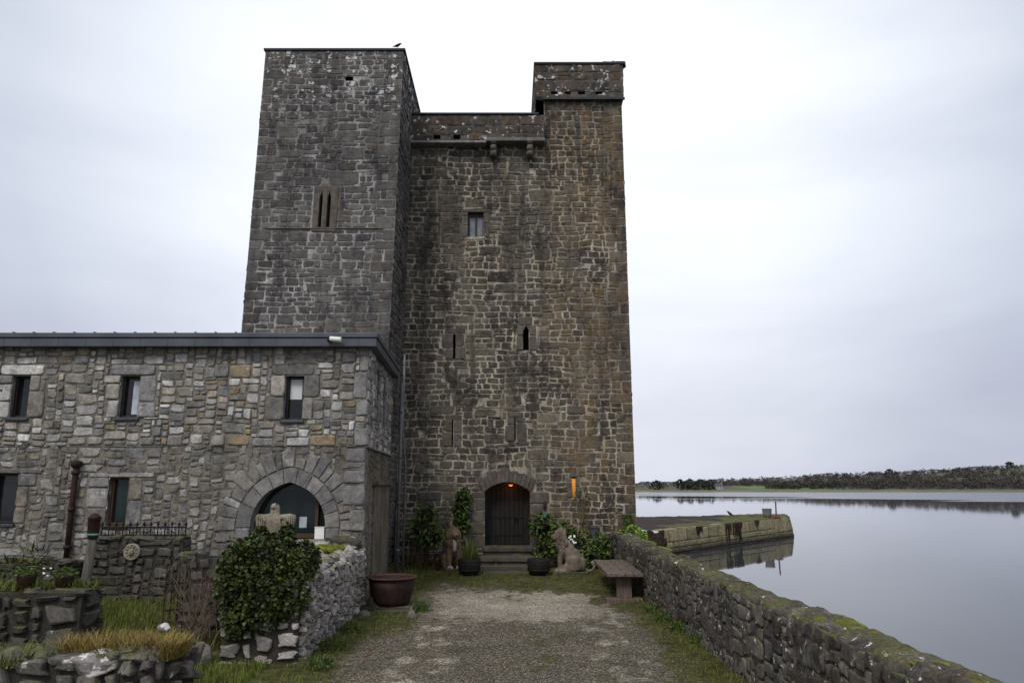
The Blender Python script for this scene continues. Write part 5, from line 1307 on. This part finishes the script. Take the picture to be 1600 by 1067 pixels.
ivy = plant('ivy_bush', 'dense dark green ivy bush mounded over the rubble wall end under the eagle', 'ivy',
            [B(415, 880, 12.1, .58, .55, .48), B(372, 905, 11.95, .28, .5, .55), B(455, 890, 12.2, .34, .5, .36), B(410, 935, 11.8, .60, .35, .45), B(450, 925, 11.9, .32, .35, .42), B(372, 955, 11.75, .22, .3, .38), B(478, 875, 12.6, .18, .4, .28), B(425, 848, 12.25, .30, .3, .22), B(408, 836, 12.1, .10, .12, .13), B(449, 836, 12.1, .10, .12, .15)], m_ivy, .062, .056, dens=1150)
eg = thing('eagle_statue', 'sandstone eagle statue with half spread wings above the ivy bush', 'statue', P(428, 845, 12.2))
e0 = wloc(eg) ; S_ = .98
V = [(0, 0, .02), (0, -.01, .16), (0, -.02, .32), (0, -.02, .44), (0, -.03, .535), (-.01, -.08, .55), (-.015, -.125, .53),
     (.09, .0, .36), (.18, .02, .375), (.27, .03, .385), (-.09, .0, .36), (-.18, .02, .375), (-.27, .03, .385)]
Rr = [(.12, .11), (.145, .12), (.13, .11), (.085, .085), (.08, .088), (.055, .06), (.02, .025), (.07, .06), (.05, .05), (.03, .045), (.07, .06), (.05, .05), (.03, .045)]
Eg = [(0,1),(1,2),(2,3),(3,4),(4,5),(5,6),(2,7),(7,8),(8,9),(2,10),(10,11),(11,12)]
skin('body', [e0 + Vector(v) * S_ for v in V], Eg, Rr, m_eagle, eg, 2, 1, .012)
for sx in (-1, 1):
    q = MB(); pts = [(.06, .37), (.18, .405), (.29, .41), (.315, .36), (.30, .27), (.26, .16), (.18, .03), (.06, .0)]
    n = len(pts); vs = [e0 + Vector((sx * x, y, z)) for y in (-.01, .075) for (x, z) in pts]
    q.add(vs, [tuple(range(n)), tuple(range(2*n - 1, n - 1, -1))] + [(i, n + i, n + (i+1) % n, (i+1) % n) for i in range(n)])
    for i in range(6):
        x = .09 + .036 * i; q.tube([e0 + Vector((sx * x, -.012, .36)), e0 + Vector((sx * (x + .006), -.018, .24)), e0 + Vector((sx * (x * .86), -.012, .10 + .02 * i))], [.016, .02, .01], 6)
    q.build('wing', m_eagle, eg, False, .012)
q = MB(); 
for sx in (-1, 1): q.rock(e0 + Vector((sx * .05 - .008, -.095, .575)), (.014, .012, .012), 1, 8, 6, .05)
q.build('eyes', m_core, eg, True)

# ------------------------------------------------------------------ garden on the left
rng = random.Random(41)
def stone_wall(name, label, x0, x1, Y, z0, z1, thick, mats, sizes, g=.05, **kw):
    th = MB(); F_ = Panel((x0, Y, z0), (x1, Y, z0), (x1, Y, z1), (x0, Y, z1), g=g); F_.rubble(th, 0, rng, sizes, **kw); F_.backing(th, 1)
    E_ = Panel((x1, Y, z0), (x1, Y + thick, z0), (x1, Y + thick, z1), (x1, Y, z1), g=g); E_.rubble(th, 0, rng, sizes, **kw); E_.backing(th, 1)
    E2 = Panel((x0, Y + thick, z0), (x0, Y, z0), (x0, Y, z1), (x0, Y + thick, z1), g=g); E2.backing(th, 1)
    th.quad((x0, Y, z1), (x1, Y, z1), (x1, Y + thick, z1), (x0, Y + thick, z1), 1)
    th.quad((x0, Y + thick, z0), (x0, Y + thick, z1), (x1, Y + thick, z1), (x1, Y + thick, z0), 1)
    n = int((x1 - x0) * 5)
    for i in range(n):
        x = x0 + (x1 - x0) * (i + .5) / n; th.rock((x, Y + thick * rng.uniform(.1, .8), z1), (rng.uniform(.09, .2), rng.uniform(.1, .2), rng.uniform(.03, .07)), i + x0, 9, 6, .3)
    return tag(th.build(name, mats), label, 'wall')
Yg = 15.3
xg0, xg1 = P(136, 900, Yg).x, P(281, 900, Yg).x
stone_wall('garden_wall', 'dark garden wall carrying the round plaque and iron railing', xg0, xg1, Yg, .1, P(200, 841, Yg).z, .4, [m_gwall, m_gwall_mort], [(9, 4), (12, 5), (7, 3), (5, 3), (14, 4)], gap=.016, rough=.3, h=.04, warp=.07)
c = P(206, 862, Yg - .06); q = MB()
def disc(mb, c, prof, n=28):
    vs = []; fs = []
    for (r, y) in prof:
        for k in range(n): a = 6.2832 * k / n; vs.append(c + Vector((r * math.cos(a), y, r * math.sin(a))))
    for j in range(len(prof) - 1):
        for k in range(n): fs.append((j*n+k, j*n+(k+1) % n, (j+1)*n+(k+1) % n, (j+1)*n+k))
    fs.append(tuple((len(prof)-1)*n + k for k in range(n))); mb.add(vs, fs)
disc(q, c, [(.16, .04), (.165, -.01), (.15, -.03), (.13, -.03), (.12, -.015), (.08, -.015), (.06, -.03), (.01, -.04)])
for k in range(10): a = .6283 * k; q.rock(c + Vector((.10 * math.cos(a), -.018, .10 * math.sin(a))), (.024, .014, .024), k, 7, 5, .1)
q.rock(c + Vector((0, -.04, .0)), (.05, .03, .06), 3, 10, 8, .2)
tag(q.build('stone_plaque', m_eagle, None, True), 'round carved stone plaque on the dark garden wall', 'plaque')
# iron railing along its top
rl = thing('iron_railing', 'low black wrought iron railing with scrolls on the dark garden wall', 'railing', P(215, 840, Yg + .2))
zr0, zr1 = P(200, 841, Yg).z, P(200, 819, Yg).z
q = MB(); q.tube([(xg0 + .1, Yg + .15, zr0 + .06), (xg1, Yg + .15, zr0 + .06)], .014, 6); q.tube([(xg0 + .1, Yg + .15, zr1 - .06), (xg1, Yg + .15, zr1 - .06)], .014, 6); q.build('rail', m_iron, rl)
nb = 12
for i in range(nb + 1):
    x = xg0 + .12 + (xg1 - xg0 - .14) * i / nb
    q = MB(); q.tube([(x, Yg + .15, zr0 - .02), (x, Yg + .15, zr1 + .02), (x, Yg + .15, zr1 + .07)], [.013, .013, .002], 6); q.rock((x, Yg + .15, zr1 + .0), (.026, .026, .03), i, 7, 5, .1); q.build('baluster', m_iron, rl)
for i in range(nb):
    q = MB(); x = xg0 + .12 + (xg1 - xg0 - .14) * (i + .5) / nb
    for sg in (-1, 1):
        pts = [(x + sg * (.035 - .004 * k * .5) * math.cos(k * .6) * (1 - k * .05), Yg + .15, (zr0 + zr1) / 2 + sg * .045 + (.04) * math.sin(k * .6) * (1 - k * .05)) for k in range(12)]
        q.tube(pts, .008, 5)
    q.build('scroll', m_iron, rl)
# wooden post with dark lantern
pp = P(130, 940, 13.6); pz0 = gz(pp.x, 13.6); pz1 = P(132, 842, 13.6).z
po_ = thing('wooden_post', 'grey wooden post at the left end of the garden wall', 'post', (pp.x, 13.6, pz0))
q = MB(); q.tube([(pp.x, 13.6, pz0 - .2), (pp.x + .01, 13.6, (pz0 + pz1) / 2), (pp.x + .05, 13.6, pz1)], [.085, .08, .075], 12); q.build('shaft', m_wood_post, po_, True)
c = Vector((pp.x + .05, 13.6, pz1)); ln = thing('old_lantern', 'dark rusty lantern standing on top of the wooden post', 'lantern', c)
q = MB(); q.lathe([(.06, 0), (.10, .02), (.085, .06), (.10, .10), (.105, .34), (.125, .36), (.07, .42), (.02, .45)], c, 8); q.build('case', m_rust, ln, True)
q = MB(); q.lathe([(.11, .06), (.115, .08), (.11, .095), (.08, .10)], c, 12); q.build('base_ring', m_verd, ln, True)
# dark foreground garden wall on the left
xk = P(123, 980, 10.8).x
stone_wall('boundary_wall', 'dark rough stone wall at the left edge with potted plants on top', -14, xk, 10.8, -.3, P(60, 926, 10.8).z, .5, [m_gwall, m_gwall_mort], [(8, 5), (6, 4), (10, 6), (5, 3), (4, 3), (12, 6)], gap=.02, rough=.35, h=.07, warp=.1)
zk = P(60, 926, 10.8).z
def tuft(mb, c, r, n, rng, h=(.1, .3), wd=.008, mi=0, lean=.25):
    for i in range(n):
        a = rng.uniform(0, 6.283); q = math.sqrt(rng.random()); p = Vector(c) + Vector((r[0] * q * math.cos(a), r[1] * q * math.sin(a), 0))
        b = rng.uniform(0, 6.283); mb.blade(p, Vector((math.cos(b), math.sin(b), 0)), rng.uniform(*h), wd, rng.uniform(.02, lean), mi)
q = MB(); tuft(q, (P(55, 920, 11.05).x, 11.05, zk + .02), (.9, .22), 700, rng, (.05, .16)); tuft(q, (P(-120, 920, 11.05).x, 11.05, zk + .02), (1.0, .22), 500, rng, (.05, .16))
tag(q.build('wall_grass', m_grass), 'short grass growing along the top of the left boundary wall', 'grass', None, 'stuff')
for (px, lab, fl_) in ((100, 'terracotta pot of mossy green plant on the boundary wall beside the wooden post', True), (40, 'low dull terracotta pot with green plant further left on the boundary wall', False)):
    c = Vector((P(px, 915, 11.0).x, 11.0, zk + .03)); th = thing('plant_pot', lab, 'plant pot', c)
    q = MB(); q.lathe([(.09, 0), (.13, .16), (.14, .17), (.14, .20), (.11, .19)], c, 20); q.build('pot', plain('terracotta', (.065, .035, .026), .8, .3, 9), th, True)
    q = MB(); leafy(q, c + Vector((0, 0, .22)), (.15, .15, .05), 320, rng, .04, .03); q.build('foliage', m_shrub, th)
    if fl_:
        q = MB()
        for i in range(5): q.rock(c + Vector((-.22 + rng.uniform(-.09, .09), rng.uniform(-.06, .06), .20 + rng.uniform(-.05, .08))), (.015, .014, .013), i, 7, 5, .1)
        q.build('flower', m_white, th, True)
plant('strap_leaf_plant', 'dark strappy plant in front of the house at the far left', 'plant', [B(50, 872, 14.6, .28, .2, .10), B(18, 886, 14.2, .3, .2, .10)], m_ivy, .22, .035, core=False, dens=200)
# terrace edge under the left windows
stone_wall('terrace_wall', 'low dark terrace wall under the left house windows', -14, P(112, 860, 15.9).x, 15.9, .1, P(60, 878, 15.9).z, .5, [m_gwall, m_gwall_mort], [(9, 4), (12, 5), (7, 3)], gap=.016, rough=.3, h=.04, warp=.07)
# rock-ended foreground wall with dry grass
fw = MB(); xe = P(283, 1010, 8.4).x; zf = 1.0
LW1 = Panel((xe - 5, 8.1, -.3), (xe - .1, 8.1, -.3), (xe - .16, 8.14, zf - .1), (xe - 5, 8.14, zf - .1)); KW = dict(gap=.012, rough=.4, h=.09, warp=.1, e=.5)
LW1.rubble(fw, 0, rng, [(6, 4), (9, 5), (5, 3), (7, 6), (12, 5), (4, 4)], **KW); LW1.backing(fw, 1)
LW2 = Panel((xe - .1, 8.1, -.3), (xe - .05, 9.0, -.3), (xe - .1, 9.0, zf - .1), (xe - .16, 8.14, zf - .1)); LW2.rubble(fw, 0, rng, [(6, 4), (5, 3), (4, 3), (7, 5)], **KW); LW2.backing(fw, 1)
for i in range(34):
    x = xe - .25 - 3.2 * i / 33; fw.chip((x, 8.2 + rng.uniform(-.03, .12), zf - .13), (rng.uniform(.1, .2), .15, rng.uniform(.05, .10)), i + .5)
for i in range(5): fw.chip((xe - .22, 8.25 + .17 * i, zf - .12), (.14, .13, .08), i + 60.5)
fw.box((xe - 5, 8.12, -.2), (xe - .22, 9.0, zf - .14), 1)
fwall = fw.build('low_wall', [m_rock, m_gwall_mort]); tag(fwall, 'low rocky wall end topped with dry grass in the near left corner', 'wall')
q = MB(); c = P(152, 1036, 8.15); q.chip(c, (.30, .2, .12), 77, 40, 26); tag(q.build('loose_rock', m_rockw, None, True), 'white lichened boulder on the near low wall below the dry grass', 'rock')
q = MB(); c = P(258, 980, 8.8); q.chip(c, (.075, .07, .045), 78); tag(q.build('loose_rock', m_rockw, None, True), 'small white stone at the top right of the dry grass', 'rock')
q = MB()
tuft(q, (P(195, 1000, 8.5).x, 8.5, zf - .16), (.68, .34), 3600, rng, (.08, .24), .006, 0, .28); tuft(q, (P(262, 1000, 8.35).x, 8.35, zf - .16), (.14, .22), 700, rng, (.08, .22), .006, 0, .3)
tag(q.build('dry_grass', m_dry), 'straw coloured dry grass over the near low wall', 'grass', None, 'stuff')
q = MB(); tuft(q, (P(40, 1040, 8.3).x - .3, 8.3, zf - .2), (.75, .3), 900, rng, (.06, .2), .007); tag(q.build('wall_grass', m_grass), 'green grass at the far left of the near low wall', 'grass', None, 'stuff')
# bare shrub and rusty gate
bs = thing('bare_shrub', 'leafless brown twiggy shrub left of the ivy bush', 'shrub', (P(312, 990, 12.45).x, 12.45, .1))
c = wloc(bs); q = MB()
def twig(mb, p, d, L, r, depth):
    pts = [p]
    for i in range(3):
        d = (d + Vector((rng.uniform(-.3, .3), rng.uniform(-.3, .3), rng.uniform(-.12, .2)))).normalized(); pts.append(pts[-1] + d * L / 3)
    mb.tube(pts, [r, r * .8, r * .6, r * .4], 4, cap=False)
    if depth:
        for k in range(rng.randint(2, 4)):
            e = (d + Vector((rng.uniform(-.9, .9), rng.uniform(-.9, .9), rng.uniform(-.3, .5)))).normalized(); twig(mb, pts[rng.randint(1, 3)], e, L * rng.uniform(.5, .8), r * .5, depth - 1)
for i in range(22): a = rng.uniform(0, 6.283); twig(q, c + Vector((rng.uniform(-.32, .32), rng.uniform(-.25, .3), -.05)), Vector((.4 * math.cos(a), .4 * math.sin(a), 1)), rng.uniform(.5, .9), .011, 3)
q.build('branches', m_twig, bs)
xg2 = P(276, 900, 12.9).x
stone_wall('garden_wall', 'low stone wall hidden behind the bare brown shrub', xg2, xfl + .3, 13.0, -.1, P(300, 868, 13.0).z, .4, [m_gwall, m_gwall_mort], [(6, 4), (8, 5), (4, 3), (5, 3)], gap=.018, rough=.3, h=.05, warp=.08)
gt = thing('rusty_gate', 'narrow rusty iron gate leaf standing by the bare shrub', 'gate', (P(263, 972, 12.4).x, 12.4, gz(-5.6, 12.4)))
c = wloc(gt); zt_ = P(263, 880, 12.4).z
for k in range(4):
    q = MB(); x = c.x - .09 + .06 * k; q.tube([(x, c.y + .1 * k, c.z), (x, c.y + .1 * k, zt_ - .05 * (k % 2))], .011, 6); q.build('bar', m_rust, gt)
q = MB()
for z in (.15, .55, .95): q.tube([(c.x - .1, c.y, c.z + z), (c.x + .1, c.y + .3, c.z + z)], .012, 6)
q.build('rail', m_rust, gt)
for (px, py, r, lab) in ((318, 1030, (.10, .09, .17), 'upright pointed stone in the grass left of the rubble wall'), (338, 1025, (.13, .1, .06), 'flat stone lying against the rubble wall front')):
    c = PZ(px, py, r[2] * .7); q = MB(); q.chip(c, tuple(k * 1.15 for k in r), px, 28, 18); tag(q.build('loose_rock', m_rock, None, True), lab, 'rock')

# ------------------------------------------------------------------ grass and gravel
rng = random.Random(43); q = MB(); cnt = 0
def grass_ok(x, y):
    n = fbm(x * 1.4, y * 1.4, 5) * .6
    if -3.35 < x < wall_x(y) - .02 and y < 22.6:
        le = -2.5 + .6 * sstep(13, 20, y) + .2 * math.sin(y * .9); ri = wall_x(y) - .55
        e = max(sstep(le + .35, le - .55, x + n * .6), sstep(ri - .2, ri + .45, x - n * .6), .8 * sstep(19.5, 21.5, y + n * 1.2 - .3 * abs(x)))
        if abs(x - .1) < .85 and y > 20.8: e = 0
        return e
    if x < -3.5 and y < 15.2 and y > 9: return 1 if not (xfl - .1 < x < xw + .05 and y > 11.6) and not (x < xk + .05 and 10.7 < y < 11.4) else 0
    return 0
for i in range(60000):
    if rng.random() < .55: x = rng.uniform(-3.4, 3.9); y = rng.uniform(7.5, 22.6)
    else: x = rng.uniform(-8.5, -3.4); y = rng.uniform(9.2, 15.2)
    g = grass_ok(x, y)
    if rng.random() > g * (.75 if x > -3.4 else 1): continue
    a = rng.uniform(0, 6.283); h = rng.uniform(.03, .10) * (1.6 if x < -3.5 else 1) * (1.5 if rng.random() < .15 else 1)
    q.blade(Vector((x, y, gz(x, y) - .01)), Vector((math.cos(a), math.sin(a), 0)), h, .006, rng.uniform(.01, .08)); cnt += 1
tag(q.build('grass', m_grass), 'short green grass along the drive edges and in the garden', 'grass', None, 'stuff')
for (px, py, w_) in ((1038, 968, .22), (1062, 984, .16), (1098, 1004, .18), (1025, 955, .2), (548, 985, .2), (520, 1012, .24), (655, 950, .2), (497, 1040, .22)):
    c = PZ(px, py, .05); th = thing('leafy_weed', 'small green weed clump at the foot of the sea wall' if c.x > 0 else 'small green weed clump at the left edge of the drive below the rubble wall', 'weed', (c.x, c.y, gz(c.x, c.y)), 'weeds along the sea wall' if c.x > 0 else 'weeds along the left drive edge')
    q = MB(); leafy(q, (c.x, c.y, gz(c.x, c.y) + .05), (w_, w_ * 1.2, .08), 200, rng, .055, .03); tuft(q, (c.x, c.y, gz(c.x, c.y)), (w_, w_ * 1.2), 90, rng, (.08, .22), .006); q.build('foliage', m_shrub, th)
q = MB(); cnt = 0
for i in range(26000):
    y = 8 + 13 * rng.random() ** 1.6; x = rng.uniform(-2.6, 3.2)
    if rng.random() < grass_ok(x, y) * 1.6 - .1: continue
    s = rng.uniform(.005, .012) * (1 if rng.random() < .95 else 1.8); z = gz(x, y); o_ = [Vector((rng.uniform(.6, 1.2) * dx, rng.uniform(.6, 1.2) * dy, rng.uniform(.5, .9) * dz)) * s for dx, dy, dz in ((1,0,0),(0,1,0),(-1,0,0),(0,-1,0),(0,0,1))]
    q.add([Vector((x, y, z)) + p for p in o_], [(0,1,4),(1,2,4),(2,3,4),(3,0,4)])
m_peb = leafmat('pebbles', [(.07, .060, .045), (.15, .13, .098), (.23, .20, .15), (.10, .088, .066), (.30, .265, .205), (.18, .155, .118)], .85, .2)
tag(q.build('gravel', m_peb), 'loose grey gravel scattered over the drive', 'gravel', None, 'stuff')
for o in list(bpy.data.objects):
    if '_w' in o: del o['_w']
